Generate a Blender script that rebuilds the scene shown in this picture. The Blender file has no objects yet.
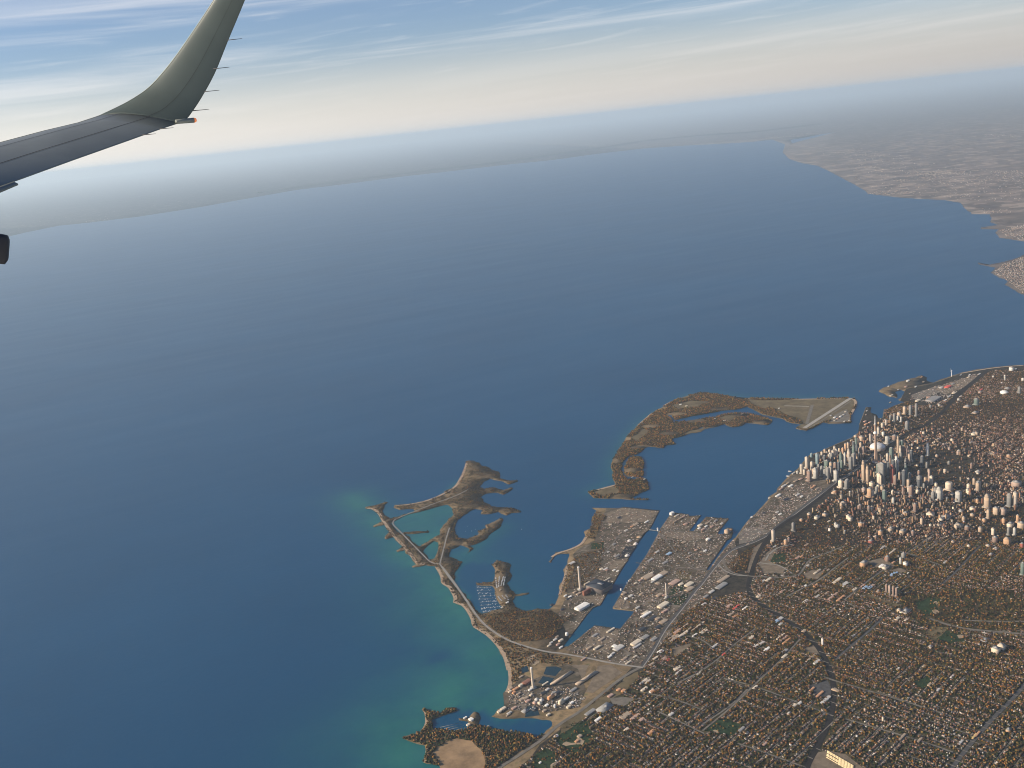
import bpy, math, random
import numpy as np
from mathutils import Vector, Matrix
from mathutils.geometry import delaunay_2d_cdt

random.seed(7)
rng = np.random.default_rng(11)
scn = bpy.context.scene
COL = scn.collection
R = math.radians

# ------------------------------------------------------------------ camera, sky, sun, exposure
CAM_H = 4068.35
YAW, PITCH, ROLL, FPX = 3.594515712794292, 0.24987939609895268, 0.10723169912877795, 1014.55045
fwd = np.array([math.sin(YAW) * math.cos(PITCH), math.cos(YAW) * math.cos(PITCH), -math.sin(PITCH)])
rgt = np.array([math.cos(YAW), -math.sin(YAW), 0.0])
upv = np.cross(rgt, fwd)
cr, sr = math.cos(ROLL), math.sin(ROLL)
CX = cr * rgt - sr * upv          # image right
CY = sr * rgt + cr * upv          # image up
CAMPOS = np.array([0.0, 0.0, CAM_H])

cam = bpy.data.cameras.new('camera')
cam.sensor_fit = 'HORIZONTAL'
cam.sensor_width = 36.0
cam.lens = 36.0 * FPX / 1024.0
cam.clip_start = 0.1
cam.clip_end = 2.0e6
camo = bpy.data.objects.new('camera', cam)
COL.objects.link(camo)
Mx = Matrix(((CX[0], CY[0], -fwd[0], 0), (CX[1], CY[1], -fwd[1], 0), (CX[2], CY[2], -fwd[2], CAM_H), (0, 0, 0, 1)))
camo.matrix_world = Mx
scn.camera = camo

SUN_AZ, SUN_EL = 113.0, 23.0
world = bpy.data.worlds.new('World')
scn.world = world
world.use_nodes = True
wt = world.node_tree
wt.nodes.clear()
def wn(t, **k):
    n = wt.nodes.new(t)
    for a, b in k.items():
        setattr(n, a, b)
    return n
def wm(op, a, b=None, c=None):
    n = wn('ShaderNodeMath', operation=op)
    for i, v in enumerate((a, b, c)):
        if v is None:
            continue
        if isinstance(v, (int, float)):
            n.inputs[i].default_value = v
        else:
            wt.links.new(v, n.inputs[i])
    return n.outputs[0]
tc = wn('ShaderNodeTexCoord')
sx = wn('ShaderNodeSeparateXYZ')
wt.links.new(tc.outputs['Generated'], sx.inputs[0])
zc = wm('MAXIMUM', sx.outputs[2], 0.012)
cx = wn('ShaderNodeCombineXYZ')
wt.links.new(sx.outputs[0], cx.inputs[0]); wt.links.new(sx.outputs[1], cx.inputs[1]); wt.links.new(zc, cx.inputs[2])
sky = wn('ShaderNodeTexSky', sky_type='NISHITA')
sky.sun_disc = False
sky.sun_elevation = R(SUN_EL)
sky.sun_rotation = R(SUN_AZ)
sky.altitude = 300
sky.air_density = 1.0
sky.dust_density = 0.3
sky.ozone_density = 2.5
wt.links.new(cx.outputs[0], sky.inputs[0])
# thin cirrus: streaks lying along the horizon, stretched in azimuth
az = wm('ARCTAN2', sx.outputs[0], sx.outputs[1])
el = wm('ARCSINE', sx.outputs[2])
def streak(fa, fe, off, det, lo, hi, tilt):
    cc = wn('ShaderNodeCombineXYZ')
    e2 = wm('ADD', el, wm('MULTIPLY', az, tilt))
    wt.links.new(wm('MULTIPLY', az, fa), cc.inputs[0])
    wt.links.new(wm('MULTIPLY', e2, fe), cc.inputs[1])
    cc.inputs[2].default_value = off
    nz = wn('ShaderNodeTexNoise')
    nz.inputs['Scale'].default_value = 1.0
    nz.inputs['Detail'].default_value = det
    nz.inputs['Roughness'].default_value = 0.55
    nz.inputs['Distortion'].default_value = 0.6
    wt.links.new(cc.outputs[0], nz.inputs['Vector'])
    mr = wn('ShaderNodeMapRange', interpolation_type='SMOOTHSTEP')
    mr.inputs[1].default_value = lo; mr.inputs[2].default_value = hi
    wt.links.new(nz.outputs['Fac'], mr.inputs[0])
    return mr.outputs[0]
s1 = streak(2.0, 48, 5.1, 6, 0.47, 0.74, -0.03)
s2 = streak(9.0, 130, 7.7, 4, 0.52, 0.80, -0.05)
s3 = streak(1.4, 16, 1.3, 3, 0.42, 0.75, -0.02)
cl = wm('ADD', wm('MULTIPLY', s1, 0.34), wm('MULTIPLY', s2, 0.18))
cl = wm('ADD', cl, wm('MULTIPLY', s3, 0.30))
fade = wn('ShaderNodeMapRange'); fade.inputs[1].default_value = 0.0; fade.inputs[2].default_value = 0.03
wt.links.new(el, fade.inputs[0])
cl = wm('MULTIPLY', wm('MINIMUM', cl, 0.8), fade.outputs[0])
bank = wn('ShaderNodeMapRange', interpolation_type='SMOOTHSTEP')       # the cirrus bank lies low over the far shore
bank.inputs[1].default_value = 0.32; bank.inputs[2].default_value = 0.17
wt.links.new(el, bank.inputs[0])
cl = wm('MULTIPLY', cl, bank.outputs[0])
mixc = wn('ShaderNodeMix', data_type='RGBA')
wt.links.new(cl, mixc.inputs[0])
tint = wn('ShaderNodeMix', data_type='RGBA', blend_type='MULTIPLY')
tint.inputs[0].default_value = 1.0
wt.links.new(sky.outputs[0], tint.inputs[6])
tint.inputs[7].default_value = (0.92, 0.93, 1.10, 1)
wt.links.new(tint.outputs[2], mixc.inputs[6])
mixc.inputs[7].default_value = (10.6, 10.2, 9.9, 1)
veil = wn('ShaderNodeMapRange', interpolation_type='SMOOTHSTEP')      # cirrostratus thickening towards the horizon
veil.inputs[1].default_value = 0.10; veil.inputs[2].default_value = 0.0
veil.inputs[3].default_value = 0.0; veil.inputs[4].default_value = 0.85
wt.links.new(el, veil.inputs[0])
mixv = wn('ShaderNodeMix', data_type='RGBA')
wt.links.new(veil.outputs[0], mixv.inputs[0])
wt.links.new(mixc.outputs[2], mixv.inputs[6])
sdot = wm('ADD', wm('MULTIPLY', sx.outputs[0], math.sin(R(SUN_AZ))), wm('MULTIPLY', sx.outputs[1], math.cos(R(SUN_AZ))))
glow = wn('ShaderNodeMapRange'); glow.inputs[1].default_value = -0.5; glow.inputs[2].default_value = 0.45
glow.inputs[3].default_value = 0.0; glow.inputs[4].default_value = 1.0
wt.links.new(sdot, glow.inputs[0])
vc = wn('ShaderNodeMix', data_type='RGBA')                            # the veil is brighter towards the sun
wt.links.new(glow.outputs[0], vc.inputs[0])
vc.inputs[6].default_value = (5.7, 5.2, 4.9, 1); vc.inputs[7].default_value = (10.6, 9.9, 9.1, 1)
wt.links.new(vc.outputs[2], mixv.inputs[7])
bg = wn('ShaderNodeBackground')
bg.inputs[1].default_value = 0.068
wt.links.new(mixv.outputs[2], bg.inputs[0])
wo = wn('ShaderNodeOutputWorld')
wt.links.new(bg.outputs[0], wo.inputs[0])

sl = bpy.data.lights.new('sun', 'SUN')
sl.energy = 5.0
sl.angle = R(0.5)
sl.color = (1.0, 0.87, 0.70)
so = bpy.data.objects.new('sun', sl)
COL.objects.link(so)
sd = Vector((math.sin(R(SUN_AZ)) * math.cos(R(SUN_EL)), math.cos(R(SUN_AZ)) * math.cos(R(SUN_EL)), math.sin(R(SUN_EL))))
so.rotation_euler = sd.to_track_quat('Z', 'Y').to_euler()
so.location = (0, 0, 6000)

vs = scn.view_settings
vs.view_transform = 'Standard'
vs.look = 'None'
vs.exposure = 0.6
vs.gamma = 1.0
vs.use_curve_mapping = False
cy = scn.cycles
cy.max_bounces = 5
cy.use_denoising = True
cy.filter_width = 1.0
cy.diffuse_bounces = 2
cy.glossy_bounces = 2
cy.volume_bounces = 3
cy.transmission_bounces = 2
cy.caustics_reflective = False
cy.caustics_refractive = False
HAZE = 0.78e-5

# ------------------------------------------------------------------ where a traced point lies on the ground
def dirs(px):
    px = np.asarray(px, float).reshape(-1, 2)
    return (px[:, :1] - 512) * CX + (384 - px[:, 1:]) * CY + FPX * fwd
def g(px, z=0.0):
    d = dirs(px)
    t = (z - CAM_H) / d[:, 2]
    return (CAMPOS + d * t[:, None])[:, :2]
def proj(p):
    d = np.asarray(p, float).reshape(-1, 3) - CAMPOS
    z = d @ fwd
    return np.stack([512 + FPX * (d @ CX) / z, 384 - FPX * (d @ CY) / z], 1)
def mpp(xy):
    xy = np.asarray(xy).reshape(-1, 2)
    return np.sqrt((xy ** 2).sum(1) + CAM_H ** 2) / FPX
CR = dict(S=(340, 440, 4.6545), B=(580, 380, 5.12), C=(700, 380, 5.12), D=(540, 490, 5.12), E=(400, 618, 5.12),
          F=(560, 590, 5.12), M=(440, 530, 5.12), G=(700, 480, 5.12), H=(824, 350, 5.12), I=(824, 480, 5.12),
          J=(824, 618, 5.12), K=(640, 618, 5.12), L=(820, 400, 10.24), N=(880, 420, 10.24), W=(864, 170, 5.4875),
          V1=(0, 130, 5.12), V2=(200, 90, 4.6545), V3=(400, 70, 4.6545), V4=(600, 60, 4.6545), V5=(804, 60, 4.6545),
          Q=(500, 650, 12.8), U=(560, 560, 12.8), Z=(640, 570, 17.07), P=(0, 0, 1))
def T(c, s):
    ox, oy, k = CR[c]
    a = np.array([[float(v) for v in q.split(',')] for q in s.split()])
    return np.stack([a[:, 0] / k + ox, a[:, 1] / k + oy], 1)
def fract(p, amp, it=3, closed=False, seed=1):
    r = np.random.default_rng(seed)
    p = np.asarray(p, float)
    for _ in range(it):
        q = np.roll(p, -1, 0) if closed else p[1:]
        a = p if closed else p[:-1]
        d = q - a
        L = np.linalg.norm(d, axis=1, keepdims=True) + 1e-6
        nrm = np.stack([-d[:, 1], d[:, 0]], 1) / L
        m = (a + q) / 2 + nrm * (r.normal(0, amp, (len(a), 1)) * np.minimum(L, 400.0))
        o = np.empty((len(a) * 2, 2)); o[0::2] = a; o[1::2] = m
        p = o if closed else np.vstack([o, p[-1:]])
        amp *= 0.85
    return p
def inside(pts, poly):
    pts = np.asarray(pts); x, y = pts[:, 0], pts[:, 1]
    c = np.zeros(len(pts), bool)
    n = len(poly)
    for i in range(n):
        x1, y1 = poly[i]; x2, y2 = poly[(i + 1) % n]
        if y1 == y2:
            continue
        k = (y1 > y) != (y2 > y)
        c ^= k & (x < (x2 - x1) * (y - y1) / (y2 - y1) + x1)
    return c
def dist_line(pts, line):
    pts = np.asarray(pts)
    best = np.full(len(pts), 1e12)
    for a, b in zip(line[:-1], line[1:]):
        d = b - a
        t = np.clip(((pts - a) @ d) / (d @ d + 1e-9), 0, 1)
        e = pts - (a + t[:, None] * d)
        best = np.minimum(best, (e ** 2).sum(1))
    return np.sqrt(best)
def smooth(p, it=2, closed=False):
    p = np.asarray(p, float)
    for _ in range(it):
        q = np.roll(p, -1, 0) if closed else p[1:]
        a = p if closed else p[:-1]
        o = np.empty((len(a) * 2, 2)); o[0::2] = a * .75 + q * .25; o[1::2] = a * .25 + q * .75
        p = o if closed else np.vstack([p[:1], o, p[-1:]])
    return p

# ------------------------------------------------------------------ materials
MATS = {}
def mat(name, col, rough=0.85, spec=0.3, var=0.0, scale=0.01, col2=None, metal=0.0, attr=None, stretch=None):
    if name in MATS:
        return MATS[name]
    m = bpy.data.materials.new(name); m.use_nodes = True
    nt = m.node_tree; b = nt.nodes['Principled BSDF']
    b.inputs['Roughness'].default_value = rough
    b.inputs['Specular IOR Level'].default_value = spec
    b.inputs['Metallic'].default_value = metal
    base = None
    if attr:
        a = nt.nodes.new('ShaderNodeAttribute'); a.attribute_name = attr
        base = a.outputs['Color']
    if var > 0 or col2:
        geo = nt.nodes.new('ShaderNodeNewGeometry')
        vec = geo.outputs['Position']
        if stretch:
            mp = nt.nodes.new('ShaderNodeMapping'); mp.inputs['Scale'].default_value = stretch[:3]
            mp.inputs['Rotation'].default_value = (0, 0, stretch[3])
            nt.links.new(vec, mp.inputs[0]); vec = mp.outputs[0]
        nz = nt.nodes.new('ShaderNodeTexNoise')
        nz.inputs['Scale'].default_value = scale; nz.inputs['Detail'].default_value = 6; nz.inputs['Roughness'].default_value = 0.65
        nt.links.new(vec, nz.inputs['Vector'])
        rp = nt.nodes.new('ShaderNodeMapRange'); rp.inputs[1].default_value = 0.32; rp.inputs[2].default_value = 0.68
        nt.links.new(nz.outputs['Fac'], rp.inputs[0])
        mx = nt.nodes.new('ShaderNodeMix'); mx.data_type = 'RGBA'
        nt.links.new(rp.outputs[0], mx.inputs[0])
        if base is not None:
            mu = nt.nodes.new('ShaderNodeMix'); mu.data_type = 'RGBA'; mu.blend_type = 'MULTIPLY'; mu.inputs[0].default_value = 1
            mx.inputs[6].default_value = (1 - var,) * 3 + (1,); mx.inputs[7].default_value = (1 + var,) * 3 + (1,)
            nt.links.new(base, mu.inputs[6]); nt.links.new(mx.outputs[2], mu.inputs[7]); base = mu.outputs[2]
        else:
            c1 = [c * (1 - var) for c in col]; c2 = col2 or [min(1, c * (1 + var)) for c in col]
            mx.inputs[6].default_value = (*c1, 1); mx.inputs[7].default_value = (*c2, 1)
            base = mx.outputs[2]
    if base is not None:
        nt.links.new(base, b.inputs['Base Color'])
    else:
        b.inputs['Base Color'].default_value = (*col, 1)
    MATS[name] = m
    return m

# ------------------------------------------------------------------ objects
def link(name, me, label=None, cat=None, group=None, kind=None, parent=None):
    o = bpy.data.objects.new(name, me); COL.objects.link(o)
    if label: o['label'] = label
    if cat: o['category'] = cat
    if group: o['group'] = group
    if kind: o['kind'] = kind
    if parent: o.parent = parent
    return o
def np_mesh(name, V, faces, m, fcol=None, smooth_=False):
    """faces: list of int arrays (n,k); fcol: (total faces,3) colours of the things themselves"""
    me = bpy.data.meshes.new(name)
    V = np.ascontiguousarray(V, np.float32)
    faces = [np.ascontiguousarray(f, np.int32) for f in faces if len(f)]
    nl = sum(f.size for f in faces); nf = sum(len(f) for f in faces)
    me.vertices.add(len(V)); me.vertices.foreach_set('co', V.ravel())
    me.loops.add(nl); me.loops.foreach_set('vertex_index', np.concatenate([f.ravel() for f in faces]))
    me.polygons.add(nf)
    tot = np.concatenate([np.full(len(f), f.shape[1], np.int32) for f in faces])
    st = np.concatenate([[0], np.cumsum(tot)[:-1]]).astype(np.int32)
    me.polygons.foreach_set('loop_start', st)
    me.polygons.foreach_set('loop_total', tot)
    if fcol is not None:
        a = me.attributes.new('col', 'FLOAT_COLOR', 'FACE')
        c = np.ones((nf, 4), np.float32); c[:, :3] = fcol
        a.data.foreach_set('color', c.ravel())
    me.materials.append(m)
    me.update(calc_edges=True)
    if smooth_:
        me.polygons.foreach_set('use_smooth', np.ones(nf, bool))
    return me
def cdt_mesh(name, outers, holes, z, m, skirt=0.0):
    pts, edges = [], []
    for p in list(outers) + list(holes):
        s = len(pts)
        pts += [Vector((q[0] / 1000, q[1] / 1000)) for q in p]
        n = len(p)
        edges += [(s + i, s + (i + 1) % n) for i in range(n)]
    vv, ee, ff, *_ = delaunay_2d_cdt(pts, edges, [], 0, 1e-6)
    V = np.array([[v[0] * 1000, v[1] * 1000] for v in vv])
    F = np.array([f for f in ff if len(f) == 3])
    c = V[F].mean(1)
    k = np.zeros(len(c), bool)
    for p in outers: k |= inside(c, p)
    for p in holes: k &= ~inside(c, p)
    F = F[k]
    a = V[F]; ar = np.cross(a[:, 1] - a[:, 0], a[:, 2] - a[:, 0])
    F[ar < 0] = F[ar < 0][:, ::-1]
    V3 = np.concatenate([V, np.full((len(V), 1), z)], 1)
    faces = [F]
    if skirt > 0:
        e = np.concatenate([F[:, [0, 1]], F[:, [1, 2]], F[:, [2, 0]]])
        key = np.sort(e, 1); _, idx, cnt = np.unique(key, axis=0, return_index=True, return_counts=True)
        be = e[idx[cnt == 1]]
        n = len(V3); low = V3.copy(); low[:, 2] -= skirt
        V3 = np.vstack([V3, low])
        faces.append(np.stack([be[:, 1], be[:, 0], be[:, 0] + n, be[:, 1] + n], 1))
    return np_mesh(name, V3, faces, m)
def sheet(name, poly, z, m, holes=(), kind='structure'):
    return link(name, cdt_mesh(name, [poly], holes, z, m), kind=kind)
def strip_mesh(name, line, w, z, m):
    line = np.asarray(line, float)
    t = np.gradient(line, axis=0); t /= np.linalg.norm(t, axis=1, keepdims=True) + 1e-9
    n = np.stack([-t[:, 1], t[:, 0]], 1) * w / 2
    k = len(line)
    V = np.zeros((2 * k, 3)); V[:k, :2] = line + n; V[k:, :2] = line - n; V[:, 2] = z
    i = np.arange(k - 1)
    return np_mesh(name, V, [np.stack([i + k, i + 1 + k, i + 1, i], 1)], m)
def strip(name, line, w, z, m, kind='structure'):
    return link(name, strip_mesh(name, line, w, z, m), kind=kind)

# ==================================================================================== THE SETTING
Z0 = 3.0
# --- mainland and far shore, one sheet to the horizon
coast = []
def add(pl, amp=0.0, seed=1):
    p = g(pl)
    coast.append(fract(p, amp, 3, False, seed) if amp else p)
add(np.vstack([[(-190, 284)], T('V1', '0,555 130,525 300,490 450,475 520,466 700,445'), T('V2', '0,545 250,500 450,465 700,435'),
               T('V3', '0,497 200,475 500,440 700,420'), T('V4', '0,435 200,412 400,398 600,388 720,380 800,370 862,392 850,430 880,460 940,480 1010,492'),
               T('V5', '80,500 150,535 235,580'), T('W', '0,110 20,130 100,140 200,152 300,158 440,165 530,180 548,205 590,236 585,242 690,243 700,265 690,285 735,302 640,316 645,324 740,326 720,345 740,372 800,380 878,392')]), 0.02, 3)
add(np.vstack([[(1042, 247), (1042, 251)], T('W', '878,465 820,490 740,510 690,520 625,508 630,518 680,528 722,535 695,565 740,590 792,610 770,630 830,660 878,685')]), 0.04, 4)
add(np.vstack([[(1050, 310), (1080, 345)], T('H', '1024,78 960,80 870,88 780,100 700,118 620,145 560,168 530,160 525,140 500,130 470,142 430,150 380,165 330,185 285,205 280,212 310,225 330,238 375,245 372,226 362,215 395,205 415,212 400,240 380,255 395,262 420,268')]), 0.04, 5)
add(np.vstack([T('L', '770,55 700,92 655,95 640,185 600,190 575,150 512,130 525,75 470,75 430,180 400,255 430,262 420,272 385,340 320,390 150,460 0,530'),
               T('C', '560,385 520,430 500,455 455,490 420,530 395,558 392,575 350,600 355,608 280,690'), T('G', '262,192 240,215 200,270 182,297'),
               T('D', '992,250 945,302 905,352 866,412 852,412 880,370 905,335 940,285 958,258 978,250 990,215 985,195 955,195 938,228 906,226 968,148 850,138 785,212 766,210 825,130 765,135 760,125 675,115 612,206 605,225 580,270 545,335 510,385 480,430 440,490 410,540 372,605 375,610 485,622 445,670 410,712 300,697 280,695 235,730'),
               T('M', '720,548 655,598 630,597'), T('D', '195,700 240,640 270,605 310,590 330,555 345,530 380,475 400,440 455,350 490,290 545,215 560,205 580,170 612,106 430,88 400,95 265,92')]))
add(np.vstack([T('D', '290,105 265,150 255,200 230,240 215,270 165,300 80,320 45,368 55,374 85,330 150,326 140,370 125,450 95,540 75,590'),
               T('M', '580,388 560,405 500,402 430,415 385,395 382,340 455,328 455,321 385,330 352,290 340,275 355,215 365,180 290,155 265,178 285,205 275,265 185,272 188,284 268,288 280,320 300,370 322,403 215,430 200,425 150,365 100,300 75,270 75,220 100,185 115,165 85,150 48,138'),
               T('S', '508,535 515,510 560,490 602,508 592,528 620,508 605,492 660,472 700,437 750,400 760,375 752,362 720,380 675,397 680,410 642,425 640,445 600,460 550,455 538,440 538,400 548,372 575,352 605,332 630,320 662,326 655,345 700,345 740,335 775,352 800,340 845,336 840,330 780,316 720,312 690,298 668,290 655,265 680,250 720,245 760,255 805,226 800,220 760,234 720,222 670,228 652,215 668,195 700,178 740,190 790,207 828,194 826,188 780,189 745,180 740,148 700,135 660,122 625,97 600,96')]), 0.07, 6)
add(T('S', '585,100 592,125 575,150 560,190 530,225 485,240 490,255 430,275 340,296 280,301 255,303 250,315 275,325 340,322 348,334 300,347 232,368 205,345 200,325 208,302 222,290 213,289 160,307 118,313 120,320 150,323 180,345 200,378 155,400 158,406 208,396 232,430 208,458 213,463 250,452 293,495 262,516 266,522 300,513 330,540 355,580 335,588 338,594 400,583 445,588 475,635 470,665 505,680'), 0.045, 8)
add(np.vstack([T('M', '45,285 75,340 75,372 120,380 165,455 165,490 245,540 300,600 330,650'), T('E', '460,95 510,150 540,210 560,280 560,340 540,385 575,405 610,420 590,435 540,450 500,470 470,505 510,515 700,515 770,525 780,550 740,590 700,612 650,612 640,590 540,582 480,575 430,560 400,545 405,490 385,480 365,495 350,513 300,516 302,524 350,530 358,568 290,580 200,600 150,590 165,560 165,520 250,490 295,475 290,460 245,460 205,490 160,480 125,460 112,468 130,490 135,540 115,580 30,605 20,620 60,635 130,655 135,690 120,740 200,750 215,768'),
               [(448, 785), (452, 800)]]), 0.05, 9)
add(np.array([(700, 850), (1240, 850)]))
a0 = math.atan2(*g([(1240, 100)])[0])
hor = []
RH = 500000.0
azs = np.linspace(YAW + R(46), YAW - R(44), 40)
coast.append(np.stack([np.sin(azs) * RH, np.cos(azs) * RH], 1))
ground_outline = np.vstack(coast)
lagoons = [fract(g(T('S', s)), 0.05, 2, True, i) for i, s in enumerate([
    '238,388 300,352 400,327 500,301 524,318 530,350 505,370 480,398 466,418 468,440 420,466 372,498 332,470 300,440 412,432 414,424 300,430 285,440 270,430',
    '438,470 458,478 440,552 412,560 386,522 400,500'])]
harbour = g(T('V4', '885,372 960,360 1024,347 1100,335 1024,355 930,378 895,388'))

# ground material: autumn scrub and bare soil, with field patterns further out
gm = bpy.data.materials.new('autumn_ground'); gm.use_nodes = True
nt = gm.node_tree; b = nt.nodes['Principled BSDF']; b.inputs['Roughness'].default_value = 0.95; b.inputs['Specular IOR Level'].default_value = 0.1
def N(t, **k):
    n = nt.nodes.new(t)
    for a, v in k.items(): setattr(n, a, v)
    return n
geo = N('ShaderNodeNewGeometry')
def noise(scale, det=5, rough=.6, vec=None):
    n = N('ShaderNodeTexNoise'); n.inputs['Scale'].default_value = scale; n.inputs['Detail'].default_value = det; n.inputs['Roughness'].default_value = rough
    nt.links.new(vec or geo.outputs['Position'], n.inputs['Vector']); return n.outputs['Fac']
def ramp(f, stops):
    r = N('ShaderNodeValToRGB')
    while len(r.color_ramp.elements) < len(stops): r.color_ramp.elements.new(0.5)
    for e, (p, c) in zip(r.color_ramp.elements, stops): e.position = p; e.color = (*c, 1)
    nt.links.new(f, r.inputs[0]); return r.outputs[0]
def mixn(f, a, b_):
    m = N('ShaderNodeMix', data_type='RGBA')
    if isinstance(f, float): m.inputs[0].default_value = f
    else: nt.links.new(f, m.inputs[0])
    nt.links.new(a, m.inputs[6]); nt.links.new(b_, m.inputs[7]); return m.outputs[2]
near = ramp(noise(0.012, 8, .7), [(0.3, (0.05, 0.044, 0.022)), (0.45, (0.10, 0.073, 0.042)), (0.56, (0.155, 0.112, 0.066)), (0.7, (0.075, 0.072, 0.03))])
vor = N('ShaderNodeTexVoronoi'); vor.inputs['Scale'].default_value = 0.0019; vor.distance = 'MANHATTAN'
nt.links.new(geo.outputs['Position'], vor.inputs['Vector'])
sp = N('ShaderNodeSeparateColor'); nt.links.new(vor.outputs['Color'], sp.inputs[0])
far = ramp(sp.outputs[0], [(0.0, (0.034, 0.031, 0.032)), (0.3, (0.075, 0.062, 0.058)), (0.55, (0.042, 0.04, 0.036)), (0.8, (0.13, 0.107, 0.096)), (1.0, (0.26, 0.215, 0.185))])
far2 = ramp(noise(0.0007, 7, .7), [(0.3, (0.03, 0.027, 0.029)), (0.5, (0.065, 0.054, 0.051)), (0.62, (0.12, 0.098, 0.088)), (0.75, (0.045, 0.04, 0.038))])
farc = mixn(0.55, far, far2)
ln = N('ShaderNodeVectorMath', operation='LENGTH'); nt.links.new(geo.outputs['Position'], ln.inputs[0])
mrd = N('ShaderNodeMapRange'); mrd.inputs[1].default_value = 16000; mrd.inputs[2].default_value = 22000
nt.links.new(ln.outputs['Value'], mrd.inputs[0])
nt.links.new(mixn(mrd.outputs[0], near, farc), b.inputs['Base Color'])
go = link('ground', cdt_mesh('ground', [ground_outline], lagoons + [harbour], Z0, gm, 5.0), kind='structure')

# --- the lake, one sheet; the paler lake bed shows through along the shoals
SHOAL = []
def shoal(pl, w, s): SHOAL.append((g(pl), w, s))
shoal(np.vstack([T('M', '0,225 75,360 165,475 245,540 330,650'), T('E', '460,95 540,210 560,340 540,385 430,470 200,560 60,640 130,760'), [(445, 800)]]), 480, 0.75)
shoal(np.vstack([T('E', '300,330 180,480 40,600 40,700 100,768'), [(415, 800)]]), 520, 0.8)
shoal(T('E', '430,250 480,330 440,420'), 480, 0.55)
shoal(T('S', '60,270 110,330 190,430 290,540 400,620 470,690 530,770'), 240, 0.75)
shoal(T('S', '560,190 500,245'), 60, 0.5)
shoal(T('S', '590,530 660,480 740,410'), 150, 0.45)
shoal(np.vstack([T('B', '165,500 160,450 180,390 240,290 370,172 560,78 700,70'), T('C', '230,90 740,90')]), 130, 0.32)
shoal(T('B', '100,585 40,575 160,520'), 130, 0.3)
xg = g(np.array([(-100, 420), (330, 430), (600, 380), (1000, 360), (-150, 860), (700, 860)]))
lo = np.floor(xg.min(0) / 100) * 100 - 500; hi = np.ceil(xg.max(0) / 100) * 100 + 500
st = 70.0
nx, ny = int((hi[0] - lo[0]) / st), int((hi[1] - lo[1]) / st)
X, Y = np.meshgrid(lo[0] + np.arange(nx + 1) * st, lo[1] + np.arange(ny + 1) * st)
V = np.stack([X.ravel(), Y.ravel(), np.zeros(X.size)], 1)
i, j = np.meshgrid(np.arange(nx), np.arange(ny)); q = (j * (nx + 1) + i).ravel()
F1 = np.stack([q, q + 1, q + nx + 2, q + nx + 1], 1)
h2 = lo + np.array([nx, ny]) * st
B = 499000.0
big = [(-B, -B, B, lo[1]), (-B, h2[1], B, h2[1] + 3000), (-B, lo[1], lo[0], h2[1]), (h2[0], lo[1], B, h2[1])]
for (x0, y0, x1, y1) in big:
    n = len(V); V = np.vstack([V, [(x0, y0, 0), (x1, y0, 0), (x1, y1, 0), (x0, y1, 0)]])
    F1 = np.vstack([F1, [[n, n + 1, n + 2, n + 3]]])
sh = np.zeros(len(V)); gp = V[:, :2]
nearm = np.hypot(gp[:, 0], gp[:, 1]) < 30000
for ln_, w, s in SHOAL:
    dd = dist_line(gp[nearm], ln_)
    sh[nearm] = np.maximum(sh[nearm], s * np.exp(-(dd / w) ** 1.4))
for lg in lagoons:
    sh[nearm] = np.maximum(sh[nearm], 0.62 * (dist_line(gp[nearm], np.vstack([lg, lg[:1]])) < 40)); sh[inside(gp, lg)] = 0.62
sh[inside(gp, g(T('M', '185,280 275,285 325,405 205,428 75,270 120,170 265,178 280,270')))] *= .15
sh[inside(gp, g(T('E', '420,485 520,525 700,522 790,530 770,575 700,625 640,600 430,570 360,580 165,600 155,520 300,470 420,485')))] *= .12
reef = g(T('E', '190,208'))[0]
dd = gp - reef; u = dd @ np.array([0.95, 0.3]); v = dd @ np.array([-0.3, 0.95])
sh *= 1 - 0.75 * np.exp(-((u / 130) ** 2 + (v / 75) ** 2) ** 2)
wmat = bpy.data.materials.new('lake_water'); wmat.use_nodes = True
nt = wmat.node_tree; b = nt.nodes['Principled BSDF']
b.inputs['Roughness'].default_value = 0.34; b.inputs['IOR'].default_value = 1.333; b.inputs['Specular IOR Level'].default_value = 0.32
geo = N('ShaderNodeNewGeometry')
at_ = N('ShaderNodeAttribute'); at_.attribute_name = 'shoal'
nz = noise(0.00035, 6, .6)
deep = ramp(nz, [(0.3, (0.001, 0.048, 0.116)), (0.7, (0.002, 0.060, 0.140))])
shal = ramp(noise(0.0025, 6, .65), [(0.3, (0.010, 0.12, 0.10)), (0.7, (0.03, 0.18, 0.135))])
plume = N('ShaderNodeMapRange'); plume.inputs[1].default_value = .3; plume.inputs[2].default_value = .7; plume.inputs[3].default_value = .5; plume.inputs[4].default_value = 1.2
nt.links.new(noise(0.0016, 7, .68), plume.inputs[0])
pm = N('ShaderNodeMath', operation='MULTIPLY', use_clamp=True); nt.links.new(at_.outputs['Fac'], pm.inputs[0]); nt.links.new(plume.outputs[0], pm.inputs[1])
nt.links.new(mixn(pm.outputs[0], deep, shal), b.inputs['Base Color'])
mpw = N('ShaderNodeMapping'); mpw.inputs['Rotation'].default_value = (0, 0, 0.6); mpw.inputs['Scale'].default_value = (1, 5, 1)
nt.links.new(geo.outputs['Position'], mpw.inputs[0])
rr = N('ShaderNodeMapRange'); rr.inputs[1].default_value = .3; rr.inputs[2].default_value = .7; rr.inputs[3].default_value = .37; rr.inputs[4].default_value = .43
nt.links.new(noise(0.00025, 7, .7, mpw.outputs[0]), rr.inputs[0]); nt.links.new(rr.outputs[0], b.inputs['Roughness'])
bp = N('ShaderNodeBump'); bp.inputs['Strength'].default_value = 0.25; bp.inputs['Distance'].default_value = 4.0
nt.links.new(noise(0.02, 4, .6), bp.inputs['Height']); nt.links.new(bp.outputs[0], b.inputs['Normal'])
me = np_mesh('lake', V, [F1], wmat)
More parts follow.
